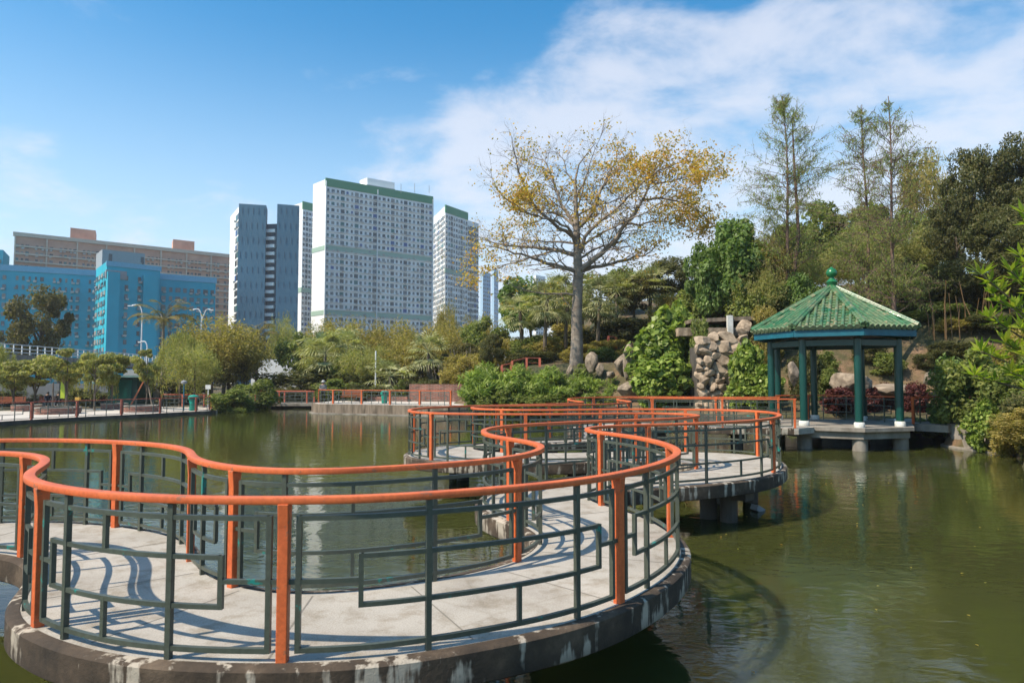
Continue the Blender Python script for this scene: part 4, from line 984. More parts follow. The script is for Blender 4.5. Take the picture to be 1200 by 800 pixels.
def dress(top, trousers):
    return {'jacket': ([2, 1, 0, 6, 7, 8, 9, 10, 11], [(2, 1), (1, 0), (2, 6), (6, 7), (7, 8), (2, 9), (9, 10), (10, 11)], [0.165, 0.15, 0.15, 0.08, 0.062, 0.048, 0.08, 0.062, 0.048], top),
            'trousers': ([0, 12, 13, 14, 16, 17, 18], [(0, 12), (12, 13), (13, 14), (0, 16), (16, 17), (17, 18)], [0.15, 0.10, 0.085, 0.06, 0.10, 0.085, 0.06], trousers)}
navy = mat('navy_cloth', (0.012, 0.018, 0.045), 0.85); black = mat('black_cloth', (0.012, 0.012, 0.014), 0.85); grey = mat('striped_grey_cloth', (0.25, 0.26, 0.28), 0.8, (0.05, 0.055, 0.06), 14, (0.2, 0.2, 3)); pale = mat('pale_shirt', (0.55, 0.55, 0.55), 0.8)
bp_ = on_z(62, 477, ZP)
J, E_, Rr = sit_j()
person('seated person in dark navy clothes leaning forward on the left of the bench', (bp_.x - 0.42, bp_.y - 0.05, ZP), 0.7, J, E_, Rr, skin, J[4], blackhair, dress(navy, black))
person('seated person in a dark jacket over a pale shirt on the right of the bench', (bp_.x + 0.32, bp_.y + 0.25, ZP), 0.35, J, E_, Rr, skin, J[4], blackhair, dress(black, navy))
J, E_, Rr = stand_j(); pp = at(378.5, 470, 53.6)
po = person('person with a pale sun hat standing at the corner of the viewing platform', (pp.x, pp.y, -0.13), 0.3, J, E_, Rr, skin, J[4], blackhair, dress(grey, black))
MB().lathe([(0.19, 0.0), (0.19, 0.02), (0.12, 0.03), (0.11, 0.11), (0.04, 0.14)], (0, 0, 1.63), 16).build('sun_hat', pale, po, smooth=True)
# ------------------------------------------------------------------ vegetation prototypes (unit size: height 1, width 1)
def ell(N, r, cz, rz, lo=0.0):
    d = rdir(N); rad = (lo + (1 - lo) * NR.random(N)) ** 0.45
    return d * rad[:, None] * np.array([r, r, rz]) + np.array([0, 0, cz])
def crown_broad(K, per, L, Wd, cz=0.64, rz=0.36, cr=0.13, r=0.42, droop=0.0, flat=0.75, upn=0.6):
    cs = ell(K, r, cz, rz - cr * 0.6, 0.35); C = []; D = []; NN = []
    for c in cs:
        k = int(per * R.uniform(0.5, 1.4)); s = cr * R.uniform(0.55, 1.35)
        d = rdir(k); p = c + d * s * (0.35 + 0.65 * NR.random(k) ** 0.5)[:, None] * np.array([1, 1, flat])
        C.append(p); e = rdir(k); e[:, 2] = e[:, 2] * 0.5 - droop; D.append(e); q = rdir(k) * 0.65 + np.array([0, 0, upn * .8]) + d * 0.9; NN.append(q)
    C = np.concatenate(C); D = np.concatenate(D); NN = np.concatenate(NN); n = len(C)
    return C, D, L * NR.uniform(0.6, 1.3, n), Wd * NR.uniform(0.7, 1.2, n), NN, cs
def crown_plume(K, per, L, Wd, base=0.35, spread=0.42, top=1.0, droop=0.22):
    C = []; D = []
    for i in range(K):
        a = R.uniform(0, 2 * PI); rr = spread * math.sqrt(R.random()); h = base + (top - base) * (R.uniform(0.55, 1.0) - 0.35 * (rr / spread) ** 2)
        p0 = np.array([0.3 * rr * math.cos(a), 0.3 * rr * math.sin(a), base * R.uniform(0.4, 1.0)]); p1 = np.array([rr * math.cos(a), rr * math.sin(a), h])
        p2 = p1 + np.array([math.cos(a) * 0.16, math.sin(a) * 0.16, -droop * R.uniform(0.3, 1)])
        t = NR.random(per) ** 0.7; t = t[:, None]; q = (1 - t) ** 2 * p0 + 2 * t * (1 - t) * (p1 + np.array([0, 0, 0.12])) + t * t * p2
        q = q + NR.normal(size=(per, 3)) * 0.035 * (0.5 + t); C.append(q)
        tg = unit((p2 - p0)[None, :] + NR.normal(size=(per, 3)) * 0.5); tg[:, 2] -= 0.5; D.append(tg)
    C = np.concatenate(C); D = np.concatenate(D); n = len(C); return C, D, L * NR.uniform(0.6, 1.3, n), Wd * NR.uniform(0.7, 1.2, n), None, None
def crown_willow(K, per, L, Wd):
    C = []; D = []
    for i in range(K):
        a = R.uniform(0, 2 * PI); rr = 0.46 * math.sqrt(R.random()); z = 0.97 - 0.5 * (rr / 0.46) ** 2 * 0.75 - R.uniform(0, 0.08); ln = R.uniform(0.15, 0.5) * (0.6 + rr)
        t = NR.random(per); q = np.c_[rr * math.cos(a) * (1 + 0.08 * t), rr * math.sin(a) * (1 + 0.08 * t), z - ln * t] + NR.normal(size=(per, 3)) * 0.012; C.append(q)
        d = NR.normal(size=(per, 3)) * 0.35; d[:, 2] -= 1.0; D.append(d)
    C = np.concatenate(C); D = np.concatenate(D); n = len(C); return C, D, L * NR.uniform(0.6, 1.3, n), Wd * NR.uniform(0.7, 1.2, n), None, None
def trunk_mesh(name, m, cs=None, r0=0.028, top=0.72, lean=0.0, nb=7, multi=1):
    mb = MB()
    for k in range(multi):
        a0 = R.uniform(0, 6.28); ox = 0.0 if multi == 1 else 0.06
        bx, by = ox * math.cos(a0), ox * math.sin(a0); pts = []; rad = []
        for i in range(7): t = i / 6; pts.append((bx * (1 + 2.2 * t) + 0.02 * math.sin(3 * t + k), by * (1 + 2.2 * t) + lean * t * t, top * t)); rad.append(r0 * (1.25 if i == 0 else 1) * (1 - 0.72 * t) / (1 if multi == 1 else 1.5))
        mb.tube(pts, rad, 8)
        if cs is not None:
            for j in range(nb):
                c = cs[R.randrange(len(cs))]; zb = R.uniform(0.3, 0.75) * top; ti = zb / top
                p0 = Vector((bx * (1 + 2.2 * ti), by * (1 + 2.2 * ti) + lean * ti * ti, zb)); p1 = Vector(c); mid = (p0 + p1) / 2 + Vector((0, 0, 0.03))
                mb.tube([p0, mid, p1], [r0 * 0.42, r0 * 0.28, r0 * 0.1], 5, cap=False)
    return mb.mesh(name, m, smooth=True)
PROTO = {}
def proto(kind, gen, m, trunk=None):
    C, D, L, Wd, NN, cs = gen; me = leafcloud('crown', m, C, D, L, Wd, NN); t = trunk(cs) if trunk else None; PROTO.setdefault(kind, []).append((me, t))
tb = lambda cs: trunk_mesh('trunk', M['bark'], cs)
tbm = lambda cs: trunk_mesh('trunk', M['bark'], cs, 0.02, 0.6, multi=4, nb=3)
for i in range(2): proto('broad', crown_broad(44, 230, 0.050, 0.030), M['lf_mid'], tb)
for i in range(2): proto('bright', crown_broad(48, 170, 0.062, 0.036, cr=0.12), M['lf_bright'], tb)
for i in range(2): proto('dark', crown_broad(46, 330, 0.034, 0.016, cr=0.13, flat=0.6), M['lf_dark'], tb)
proto('dry', crown_broad(40, 230, 0.042, 0.022, cr=0.12), M['lf_dry'], tb)
proto('dry', crown_broad(34, 200, 0.042, 0.022, cr=0.11), M['lf_dry'], tb)
proto('layered', crown_broad(26, 220, 0.050, 0.032, cr=0.14, flat=0.30, droop=0.1), M['lf_willow'], tb)
proto('layered', crown_broad(22, 240, 0.050, 0.032, cr=0.15, flat=0.30, droop=0.1), M['lf_willow'], tb)
for i in range(2): proto('plume', crown_plume(70, 120, 0.050, 0.013), M['lf_olive'], tbm)
for i in range(2): proto('feathergreen', crown_plume(70, 120, 0.045, 0.012, droop=0.12), M['lf_willow'], tb)
for i in range(2): proto('willow', crown_willow(190, 42, 0.050, 0.010), M['lf_willow'], tb)
bushc = lambda K, per, L, Wd, cr=0.16, **k: crown_broad(K, per, L, Wd, cz=0.42, rz=0.52, cr=cr, r=0.42, **k)
for i in range(2): proto('bush', bushc(46, 170, 0.065, 0.034), M['lf_mid'])
for i in range(2): proto('bushbright', bushc(46, 140, 0.075, 0.036), M['lf_bright'])
proto('bushlong', bushc(54, 170, 0.14, 0.022, droop=0.6), M['lf_vine'])
proto('bushdark', bushc(46, 210, 0.055, 0.026), M['lf_dark'])
proto('busholive', bushc(46, 210, 0.06, 0.02), M['lf_olive'])
proto('bushdry', bushc(40, 150, 0.05, 0.02), M['lf_dry'])
for i in range(2): proto('vine', bushc(64, 62, 0.105, 0.085, cr=0.13, upn=0.9), M['lf_vine'])
proto('purple', bushc(40, 110, 0.09, 0.05), M['lf_purple'])
proto('ball', crown_broad(60, 160, 0.05, 0.03, cz=0.47, rz=0.5, cr=0.10, r=0.43), M['lf_mid'])
CNT = {}
def plant(kind, px, Y, ytop, wpx, label, cat=None, name=None, group=None, zbase=None, rz=None, sink=0.15):
    b = at(px, 441, Y); z0 = (hz_(b.x, b.y) if zbase is None else zbase) - sink; zt = at(px, ytop, Y).z; h = max(0.4, zt - z0) * (1.10 if PROTO[kind][0][1] is None else 1.03); w = wpx / FPX * Y
    i = CNT.get(kind, 0); CNT[kind] = i + 1; me, t = PROTO[kind][i % len(PROTO[kind])]
    shrub = t is None
    o = empty(name or ('shrub' if shrub else 'tree'), (b.x, b.y, z0), label, cat or ('shrub' if shrub else 'tree'), group, rz if rz is not None else R.uniform(0, 6.28))
    c = inst('foliage' if shrub else 'crown', me, o, scale=(w, w, h))
    if t: inst('trunk', t, o, scale=(w, w, h))
    return o
P_ = plant
# ---- far left and behind the promenade
P_('dry', 47, 92, 333, 78, 'dark brownish bushy tree in front of the blue left wing')
P_('dry', 5, 96, 384, 50, 'low dark tree at the left edge below the blue building')
P_('willow', -6, 58, 401, 62, 'drooping willow at the left edge of the promenade')
P_('layered', 42, 55, 412, 62, 'layered yellow green tree left of the seated people', zbase=ZP)
P_('layered', 78, 53, 397, 58, 'taller layered yellow green tree right of the seated people', zbase=ZP)
P_('willow', 108, 57, 412, 58, 'drooping willow between the sign and the kiosk', zbase=ZP)
P_('layered', 132, 54, 404, 38, 'young layered tree in front of the kiosk', zbase=ZP)
P_('layered', 172, 53, 398, 36, 'slanting propped young tree right of the kiosk', zbase=ZP)
P_('willow', 212, 60, 384, 66, 'tall soft willow above the teal bin', zbase=ZP)
P_('plume', 250, 66, 368, 96, 'broad reddish olive clump of feathery palms left of the hoarding', 'tree')
P_('plume', 280, 68, 384, 70, 'right half of the feathery clump beside the white hoarding', 'tree')
P_('dry', 268, 70, 405, 90, 'shaded brown undergrowth tree inside the feathery clump')
P_('bush', 272, 54.5, 455, 56, 'dense green shrub at the water edge by the promenade corner', zbase=-1.0)
P_('bush', 300, 58.0, 443, 52, 'loose green shrub left of the short walkway', zbase=-0.9)
P_('bushdark', 262, 56, 462, 30, 'dark low shrub against the corner railing', zbase=-0.9)
for i, (x, l) in enumerate(((315, 'left'), (340, 'middle'), (365, 'right'))): P_('bushdark', x, 64.5, 450, 34, f'{l} part of the clipped dark hedge behind the short walkway', zbase=-0.7)
P_('feathergreen', 331, 92, 366, 34, 'thin pale tree in front of the slate tower')
P_('dry', 312, 96, 388, 26, 'small round dark tree low in front of the slate tower')
P_('broad', 352, 74, 388, 60, 'green tree left of the fan palm in the middle distance')
P_('feathergreen', 392, 72, 383, 66, 'light green feathery tree below the white side of the tallest block')
P_('plume', 372, 88, 376, 60, 'olive bamboo clump below the pale tower strip')
P_('plume', 425, 76, 374, 70, 'olive bamboo clump below the left of the tallest block')
P_('plume', 460, 74, 372, 64, 'olive bamboo clump below the centre of the tallest block')
P_('plume', 495, 76, 378, 70, 'olive bamboo clump below the right of the tallest block')
P_('feathergreen', 447, 66, 402, 44, 'round yellow green weeping tree behind the pale pole', zbase=-0.4)
P_('plume', 532, 72, 374, 66, 'tall olive clump below the right white block')
P_('plume', 524, 84, 352, 30, 'slender wispy clump rising against the right white block')
P_('broad', 408, 66, 412, 60, 'shaded green tree behind the standing person', zbase=-0.5)
P_('dry', 470, 68, 408, 60, 'brownish tree at the left of the bamboo stems')
P_('dark', 500, 66, 415, 50, 'dark green tree behind the brick wall')
P_('dry', 545, 64, 398, 66, 'dry thin tree above the lawn slope')
P_('bush', 397, 60, 443, 60, 'low green bushes behind the platform on the left', zbase=-0.4)
P_('bushdark', 430, 58.5, 446, 54, 'grey green low shrub by the pale pole', zbase=-0.3)
P_('ball', 470, 58.5, 446, 17, 'clipped round green bush behind the platform', zbase=-0.3)
P_('bushdark', 495, 60, 440, 60, 'dark undergrowth behind the brick wall on its left', zbase=-0.2)
P_('bushdark', 345, 70, 432, 110, 'dark undergrowth below the white hoarding', zbase=-0.7)
P_('bushdark', 200, 66, 436, 90, 'dark undergrowth behind the teal bin', zbase=-0.7)
P_('bushdark', 120, 63.5, 452, 90, 'green hedge in front of the grey boundary wall', zbase=-0.8)
P_('bushdark', 20, 62, 452, 70, 'green hedge at the far left behind the bench', zbase=-0.8)
P_('bushdark', 395, 67, 425, 120, 'long dark undergrowth below the bamboo clumps', zbase=-0.6)
P_('bushdark', 560, 64, 428, 90, 'dark undergrowth left of the red steps')
# ---- centre hill
P_('bright', 612, 66, 326, 68, 'bright green rounded tree behind the fan palms')
P_('broad', 570, 68, 372, 60, 'mid green tree left of the fan palms')
P_('busholive', 585, 60, 392, 70, 'dry olive bush mass left of the red steps')
P_('busholive', 545, 60, 410, 60, 'olive bush on the lawn slope')
P_('dark', 577, 57, 388, 36, 'small round dark tree left of the red steps')
P_('busholive', 640, 58, 392, 60, 'olive scrub left of the kapok trunk')
P_('bushdark', 625, 55, 408, 54, 'green thicket beside the red steps')
P_('busholive', 712, 54.5, 396, 70, 'olive scrub right of the kapok trunk')
P_('bush', 705, 52, 405, 40, 'green shrub behind the standing stones')
P_('dry', 745, 60, 320, 70, 'brown shaded tree behind the vine mound')
P_('dry', 700, 66, 318, 80, 'brown green tree behind the kapok trunk')
P_('dark', 785, 62, 300, 70, 'dark tree between the vine mound and the rounded tree')
P_('busholive', 790, 54, 340, 60, 'mixed scrub above the vine mound')
P_('bushdark', 740, 57, 368, 90, 'dark thicket behind the vine mound')
P_('bushdark', 850, 50, 322, 90, 'dark thicket under the rounded bright tree')
# bank shrubs
for i, (x, yt, w, Y, k, l) in enumerate(((566, 428, 66, 48.5, 'bushlong', 'leftmost long leaved shrub spilling down the bank'), (606, 430, 68, 48.2, 'bushlong', 'second long leaved shrub on the bank below the red steps'),
        (645, 432, 68, 47.6, 'bushlong', 'third long leaved shrub on the bank left of the round bush'), (686, 437, 62, 46.6, 'bushlong', 'fourth long leaved shrub under the round bush'),
        (722, 445, 54, 45.6, 'bushlong', 'last long leaved shrub beside the leaning rock'), (590, 456, 60, 46.9, 'bush', 'low green shrub at the water foot of the bank'), (640, 458, 70, 46.3, 'bush', 'low green shrub at the middle foot of the bank'),
        (700, 460, 70, 44.6, 'bush', 'low green shrub at the right foot of the bank'))):
    P_(k, x, Y, yt, w, l, zbase=-0.85)
P_('ball', 683, 47, 427, 23, 'clipped round green bush at the foot of the kapok tree')
# vine mound
for x, yt, w, Y, l in ((785, 350, 66, 45, 'highest broad leaved vine mound left of the rock wall'), (768, 380, 76, 43, 'middle broad leaved vine mound left of the rock wall'), (780, 412, 76, 41, 'lower broad leaved vine mound beside the rocks'),
                       (765, 432, 44, 40.5, 'bright low vine tuft at the left foot of the rock wall'), (880, 396, 50, 37.2, 'climbing vine between the rock wall and the pavilion'), (893, 430, 50, 36.2, 'low vine tuft just left of the pavilion columns'), (868, 440, 34, 37.2, 'small vine tuft at the base of the rock wall')):
    P_('vine', x, Y, yt, w, l, 'vine', 'vine_mound')
# right hill
P_('bright', 860, 45, 258, 88, 'big rounded glossy green tree left of the pavilion roof')
P_('bright', 832, 46, 286, 60, 'lower left lobe tree beside the rounded glossy tree')
P_('bush', 815, 47, 335, 60, 'green shrub under the rounded glossy tree')
P_('plume', 908, 44, 268, 56, 'soft feathery tree in front of the rounded tree')
P_('feathergreen', 895, 43, 312, 56, 'soft low feathery tree above the pavilion left eave')
P_('broad', 955, 62, 238, 84, 'mixed green tree behind the first cypress')
P_('dry', 925, 66, 262, 60, 'brownish tree in the gap behind the first cypress')
P_('broad', 1010, 60, 236, 90, 'mixed green tree behind the pair of cypresses')
P_('dark', 975, 56, 282, 80, 'dark tree above the pavilion roof')
P_('feathergreen', 975, 50, 292, 60, 'feathery light green tree just above the finial')
P_('feathergreen', 1030, 50, 256, 74, 'feathery green tree between the cypress trunks')
P_('broad', 1065, 56, 244, 80, 'mid green tree right of the cypress pair')
P_('plume', 1088, 62, 168, 54, 'tall olive wispy tree right of the cypresses')
P_('plume', 1120, 60, 232, 56, 'lower olive wispy tree before the dark trees')
P_('dark', 1060, 50, 300, 90, 'dark low tree behind the pavilion right eave')
P_('broad', 1090, 48, 305, 70, 'green leafy tree above the bamboo canes')
P_('dark', 1150, 46, 165, 80, 'tall dark cloud shaped tree at the right')
P_('dark', 1205, 44, 160, 90, 'tall dark tree at the right edge of the view')
P_('dark', 1125, 46, 222, 66, 'dark tree mass left of the tall cloud shaped tree')
P_('dark', 1178, 40, 240, 90, 'shaded dark tree below the tall cloud shaped tree')
P_('dark', 1130, 40, 300, 80, 'shaded low dark tree above the cane stems')
P_('dark', 1215, 37, 260, 90, 'shaded dark tree low at the right edge')
P_('dry', 1190, 38, 300, 70, 'dry leaved shaded tree behind the lime leaves')
P_('dark', 1260, 40, 170, 120, 'dark tree just beyond the right edge')
P_('bushdark', 915, 44, 340, 70, 'dark shrubs above the rock wall')
P_('bushbright', 940, 42, 318, 44, 'bright shrub peeping left of the finial')
P_('bushdark', 1000, 44, 345, 90, 'dark shrubs behind the pavilion roof')
P_('bush', 880, 43.5, 332, 60, 'green shrubs above the ramp')
P_('bushdark', 945, 38, 400, 46, 'low green plants seen between the pavilion columns', zbase=0.0)
P_('bush', 975, 37, 430, 34, 'small green plants on the slope behind the pavilion')
P_('purple', 985, 33.6, 452, 46, 'purple red shrub seen through the pavilion rail on the left')
P_('purple', 1015, 34.2, 450, 34, 'purple red shrub seen through the pavilion rail at the centre')
P_('purple', 1072, 34.0, 446, 34, 'purple red shrub behind the right link railing')
P_('purple', 1036, 35.5, 447, 24, 'small purple red shrub between the pavilion and the right railing')
# right foreground bank
P_('bush', 1140, 27.0, 404, 86, 'dense leafy green shrub right of the pavilion', zbase=-0.2)
P_('bushbright', 1118, 28.0, 414, 56, 'bright leafy shrub beside the link railing', zbase=-0.2)
P_('bush', 1190, 25.2, 414, 90, 'dense leafy green shrub at the right edge', zbase=-0.3)
P_('busholive', 1198, 23.8, 476, 74, 'soft trailing shrub hanging to the water at the right edge', zbase=-1.0)
P_('vine', 1152, 25.4, 470, 44, 'broad leaved plant trailing over the brown retaining wall', zbase=-0.75)
P_('bush', 1090, 29.6, 486, 40, 'low leafy plants under the link railing', zbase=-0.5)
P_('bushdark', 1230, 22.5, 440, 100, 'dark shrub just beyond the right edge', zbase=-0.4)


# undergrowth that closes the right hand slope
for i, (k, x, Y, yt, w, l) in enumerate((('bush', 905, 43, 322, 60, 'leafy undergrowth left of the finial'), ('busholive', 935, 47, 330, 70, 'olive undergrowth above the left eave'), ('bushdark', 1030, 43, 352, 70, 'dark undergrowth right of the finial'),
     ('bush', 1065, 45, 330, 80, 'leafy undergrowth above the right eave'), ('bush', 1100, 44, 322, 70, 'leafy undergrowth right of the thin cypresses'), ('bushdark', 1135, 43, 318, 80, 'dark undergrowth above the canes'),
     ('bushdark', 1165, 41, 330, 80, 'dark undergrowth behind the lime leaves'), ('bushdark', 1195, 39.5, 320, 90, 'dark undergrowth at the right edge of the slope'), ('bush', 1075, 41.5, 365, 60, 'leafy low thicket right behind the pavilion eave'),
     ('bush', 1110, 39.5, 352, 56, 'leafy low thicket left of the canes'), ('bushdark', 1180, 36.5, 362, 80, 'dark low thicket right of the canes'), ('busholive', 1210, 33, 372, 80, 'olive thicket above the right shrubs'),
     ('bushdark', 1140, 41.2, 340, 60, 'shaded thicket directly behind the canes'), ('bushdark', 1018, 39, 398, 40, 'dark shrub seen under the pavilion roof'), ('bushdark', 1085, 37.5, 410, 30, 'dark shrub on the bare slope'),
     ('broad', 1005, 52, 262, 70, 'green tree rising between the cypresses'), ('broad', 930, 54, 262, 60, 'green tree behind the twin stemmed cypress'), ('feathergreen', 1075, 50, 262, 60, 'feathery tree right of the third cypress'),
     ('dark', 1100, 52, 250, 60, 'dark tree filling the gap before the cloud shaped tree'), ('dark', 1170, 52, 190, 90, 'dark tree behind the tall cloud shaped tree'), ('busholive', 680, 53.5, 402, 50, 'scrub directly behind the kapok trunk'),
     ('dry', 662, 70, 330, 80, 'brown tree filling behind the fan palms'), ('broad', 740, 72, 312, 80, 'green tree behind the brown tree on the hill'), ('bushdark', 690, 63, 384, 110, 'dark thicket under the fan palms'),
     ('bushdark', 640, 65, 388, 90, 'dark thicket under the left fan palms'), ('plume', 395, 80, 372, 60, 'olive bamboo clump below the gap of the towers'), ('plume', 560, 80, 366, 50, 'olive clump left of the bright rounded tree'),
     ('plume', 480, 66, 392, 70, 'lower olive clump in front of the bamboo'), ('feathergreen', 425, 64, 402, 56, 'pale green feathery tree behind the pale pole'), ('layered', 112, 52.5, 404, 40, 'small yellow green tree left of the kiosk'),
     ('layered', 16, 54, 418, 46, 'small layered tree at the left edge'), ('bush', 1040, 38, 412, 40, 'green bush added to darken the slope seen between the right pavilion columns'), ('bush', 965, 38.5, 410, 36, 'green bush added to darken the slope seen between the middle pavilion columns'), ('bushdark', 1108, 37.5, 398, 40, 'dark bush added to darken the slope right of the pavilion roof'), ('bush', 822, 41.2, 370, 34, 'green shrub covering the left end of the ledge'), ('bushdark', 893, 40.8, 366, 30, 'dark shrub at the right end of the ledge'), ('busholive', 1214, 21.5, 470, 80, 'olive shrub closing the bank just beyond the right edge'), ('broad', 622, 78, 336, 70, 'distant green tree filling the gap left of the kapok trunk'), ('broad', 655, 80, 340, 60, 'distant green tree low behind the high fan palm'), ('bushbright', 560, 60, 430, 44, 'bright shrub on the grass slope beside the brick wall'),  # the three slope bushes are added, standing in for shade on bare ground
     ('bush', 960, 42.5, 338, 60, 'leafy bush hidden just behind the roof peak'), ('bush', 1085, 40.5, 372, 50, 'leafy bush low on the slope right of the roof'), ('busholive', 1120, 38.5, 372, 50, 'olive bush in front of the canes'), ('bushdark', 1160, 38, 372, 60, 'dark bush right in front of the canes'),
     ('busholive', 900, 40.5, 352, 44, 'olive bush over the right end of the ledge'), ('feathergreen', 1015, 47, 268, 80, 'broad feathery tree filling behind the cypress pair'), ('feathergreen', 940, 46, 296, 60, 'feathery tree left above the finial'), ('broad', 880, 52, 280, 60, 'green tree between the rounded tree and the twin cypress'),
     ('bushdark', 1140, 36.5, 398, 50, 'dark bush between the bare slope and the right shrubs'), ('busholive', 668, 62, 376, 60, 'olive scrub between the fan palms'), ('bush', 620, 58, 392, 50, 'green scrub above the red steps'), ('feathergreen', 228, 57, 398, 56, 'light feathery tree right behind the teal bin'))):
    P_(k, x, Y, yt, w, l)
# bamboo cane clump at right
cane = empty('bamboo_clump', (at(1140, 400, 38).x, 38, hz_(at(1140, 400, 38).x, 38) - 0.2), 'clump of orange brown bamboo canes in the shade at the right', 'bamboo')
for i in range(18):
    x = R.uniform(-2.2, 2.0); y = R.uniform(-1.0, 1.2); h = R.uniform(1.6, 2.9); lx = R.uniform(-0.25, 0.25)
    MB().tube([(x, y, -.5), (x + lx * 0.3, y, h * 0.5), (x + lx, y + R.uniform(-.3, .3), h)], [0.032, 0.028, 0.016], 6).build('cane', M['bamboo'], cane)
# bamboo stems in the middle distance
for (px, l) in ((521, 'pale bamboo stems behind the lawn slope'), (548, 'thin pale stems right of the brick wall')):
    b = at(px, 440, 62); cl = empty('bamboo_clump', (b.x, b.y, hz_(b.x, b.y) - 0.1), l, 'bamboo')
    for i in range(14):
        x = R.uniform(-1.2, 1.2); h = R.uniform(3, 4.5); MB().tube([(x * 0.5, R.uniform(-.4, .4), 0), (x * 1.1, 0, h * .6), (x * 1.6, 0, h)], [0.06, 0.05, 0.03], 5).build('stem', M['willowbark'] if 'willowbark' in M else M['bark_pale'], cl)

# ------------------------------------------------------------------ kapok tree
def kapok():
    Y0 = 50.0; sc = 340 / 824.0
    def zp(u, v):
        v = v + max(0, 480 - v) * 0.13; u = 330 + (u - 330) * 0.96; return (540 + u * sc, 120 + v * sc)
    base = at(*zp(328, 752), Y0); zg = hz_(base.x, base.y); 
    root = empty('kapok_tree', (base.x, base.y, min(zg, base.z) - 0.2), 'large spreading tree with yellowing leaves and bare grey limbs', 'tree'); O = Vector(root.location)
    K = 0.0240; rr = random.Random(11)
    trunk = [((328, 775), 23), ((328, 735), 21), ((330, 680), 18.5), ((329, 600), 16.5), ((332, 540), 15.5), ((334, 480), 15), ((331, 420), 12.5), ((329, 340), 10), ((326, 250), 6), ((325, 180), 3.6), ((336, 130), 2.2), ((385, 60), 1)]
    L = [([(333, 482), (290, 470), (240, 460), (180, 442), (130, 430), (60, 415)], 8.5, -2.5), ([(330, 428), (280, 408), (230, 400), (150, 387), (90, 372), (45, 350)], 8.0, 2.2),
         ([(330, 372), (280, 345), (215, 300), (175, 240), (150, 165), (140, 120)], 7.0, -3.5), ([(328, 345), (300, 280), (278, 230), (262, 160), (235, 88), (200, 75)], 7.0, 2.5),
         ([(329, 335), (275, 275), (230, 262), (180, 240)], 5.0, 4.0), ([(331, 400), (300, 345), (240, 330), (190, 330), (130, 300)], 5.5, -4.5),
         ([(337, 478), (380, 440), (430, 395), (470, 330), (495, 300), (522, 245), (540, 190), (560, 150)], 10, -1.5), ([(340, 480), (380, 462), (420, 452), (480, 432), (530, 412), (570, 398), (610, 340)], 7.5, 3.5),
         ([(335, 335), (375, 285), (400, 220), (418, 180), (432, 145), (455, 95), (460, 60)], 7.5, 1.5), ([(340, 420), (350, 370), (395, 320), (440, 290), (490, 235), (530, 195), (600, 160), (680, 160)], 6.5, -3.0),
         ([(333, 360), (330, 300), (345, 230), (365, 150), (395, 90)], 5, 3.2), ([(520, 250), (560, 235), (620, 240), (680, 260), (740, 310), (760, 325)], 4.5, 1.5), ([(475, 325), (520, 320), (580, 300), (640, 300), (700, 330)], 4.0, 3.0),
         ([(330, 548), (280, 545), (200, 547), (130, 530)], 4.2, -2.0), ([(540, 190), (600, 200), (660, 180), (710, 185)], 3.6, -2.2), ([(270, 410), (200, 425), (120, 450), (50, 470), (0, 480)], 3.8, 3.0),
         ([(334, 440), (400, 390), (440, 370), (480, 380), (530, 350)], 4.2, 5.0), ([(262, 160), (230, 130), (180, 100), (140, 65)], 3.0, 2.6),
         ([(327, 240), (355, 180), (370, 120), (392, 62)], 3.2, -1.5), ([(326, 210), (300, 150), (292, 100), (270, 75)], 3.0, 1.0), ([(330, 300), (372, 262), (440, 232), (500, 190), (545, 140)], 3.6, 4.5),
         ([(331, 390), (270, 372), (200, 360), (120, 335), (60, 300)], 3.8, 5.0), ([(336, 400), (400, 360), (480, 330), (560, 290), (640, 250)], 4.0, -5.0), ([(215, 300), (150, 285), (100, 240), (80, 200)], 3.0, -2.0)]
    dens = [((640, 230), 120, 1.0), ((520, 130), 90, 1.0), ((690, 290), 80, 1.0), ((440, 110), 60, 0.8), ((600, 340), 40, .8), ((180, 220), 75, 0.9), ((160, 280), 70, 0.9), ((360, 300), 60, 0.9), ((330, 190), 50, 0.8), ((200, 140), 50, 0.45),
            ((540, 450), 45, 1.0), ((590, 380), 40, 0.8), ((40, 470), 65, 0.9), ((160, 440), 60, 0.35), ((250, 300), 60, 0.3), ((340, 380), 40, 0.5), ((440, 200), 60, 0.4), ((60, 440), 40, .7), ((470, 410), 40, 0.4), ((720, 320), 60, 1.0), ((330, 540), 30, .2)]
    def w(u, v, dy): p = at(*zp(u, v), Y0); return Vector((p.x, Y0 + dy, p.z)) - O
    def leafp(P):  # density by place in the crown, in metres
        best = 0.10
        for (c, r_, a) in dens:
            q = at(*zp(*c), Y0) - O; d = math.hypot(P.x - q.x, P.z - q.z) / (r_ * K)
            best = max(best, 0.72 * a * max(0, 1.1 - d * 0.6) if d < 1.6 else 0)
        return min(best, 1)
    mb = MB(); tp = [w(u, v, 0) for (u, v), _ in trunk]; tp[0].z -= 0.3; mb.tube(tp, [r_ * K for _, r_ in trunk], 14)
    LC = []; 
    limb = MB(); tw = MB()
    def twig(p, d, ln, r0, lvl):
        n = 4; pts = [p]; q = p.copy(); dd = d.copy()
        for i in range(n):
            dd = (dd + Vector((rr.gauss(0, .22), rr.gauss(0, .22), rr.gauss(0.02, .16)))).normalized(); q = q + dd * ln / n; pts.append(q.copy())
        (tw if lvl else limb).tube(pts, [r0 * (1 - 0.8 * i / n) for i in range(n + 1)], 4 if lvl > 1 else 5, cap=False)
        if lvl < 2:
            for i in range(3 if lvl == 0 else 3):
                k = rr.randint(1, n); dirn = (dd + Vector((rr.gauss(0, .7), rr.gauss(0, .7), rr.gauss(0.05, .36)))).normalized(); twig(pts[k], dirn, ln * rr.uniform(0.45, 0.7), r0 * 0.5, lvl + 1)
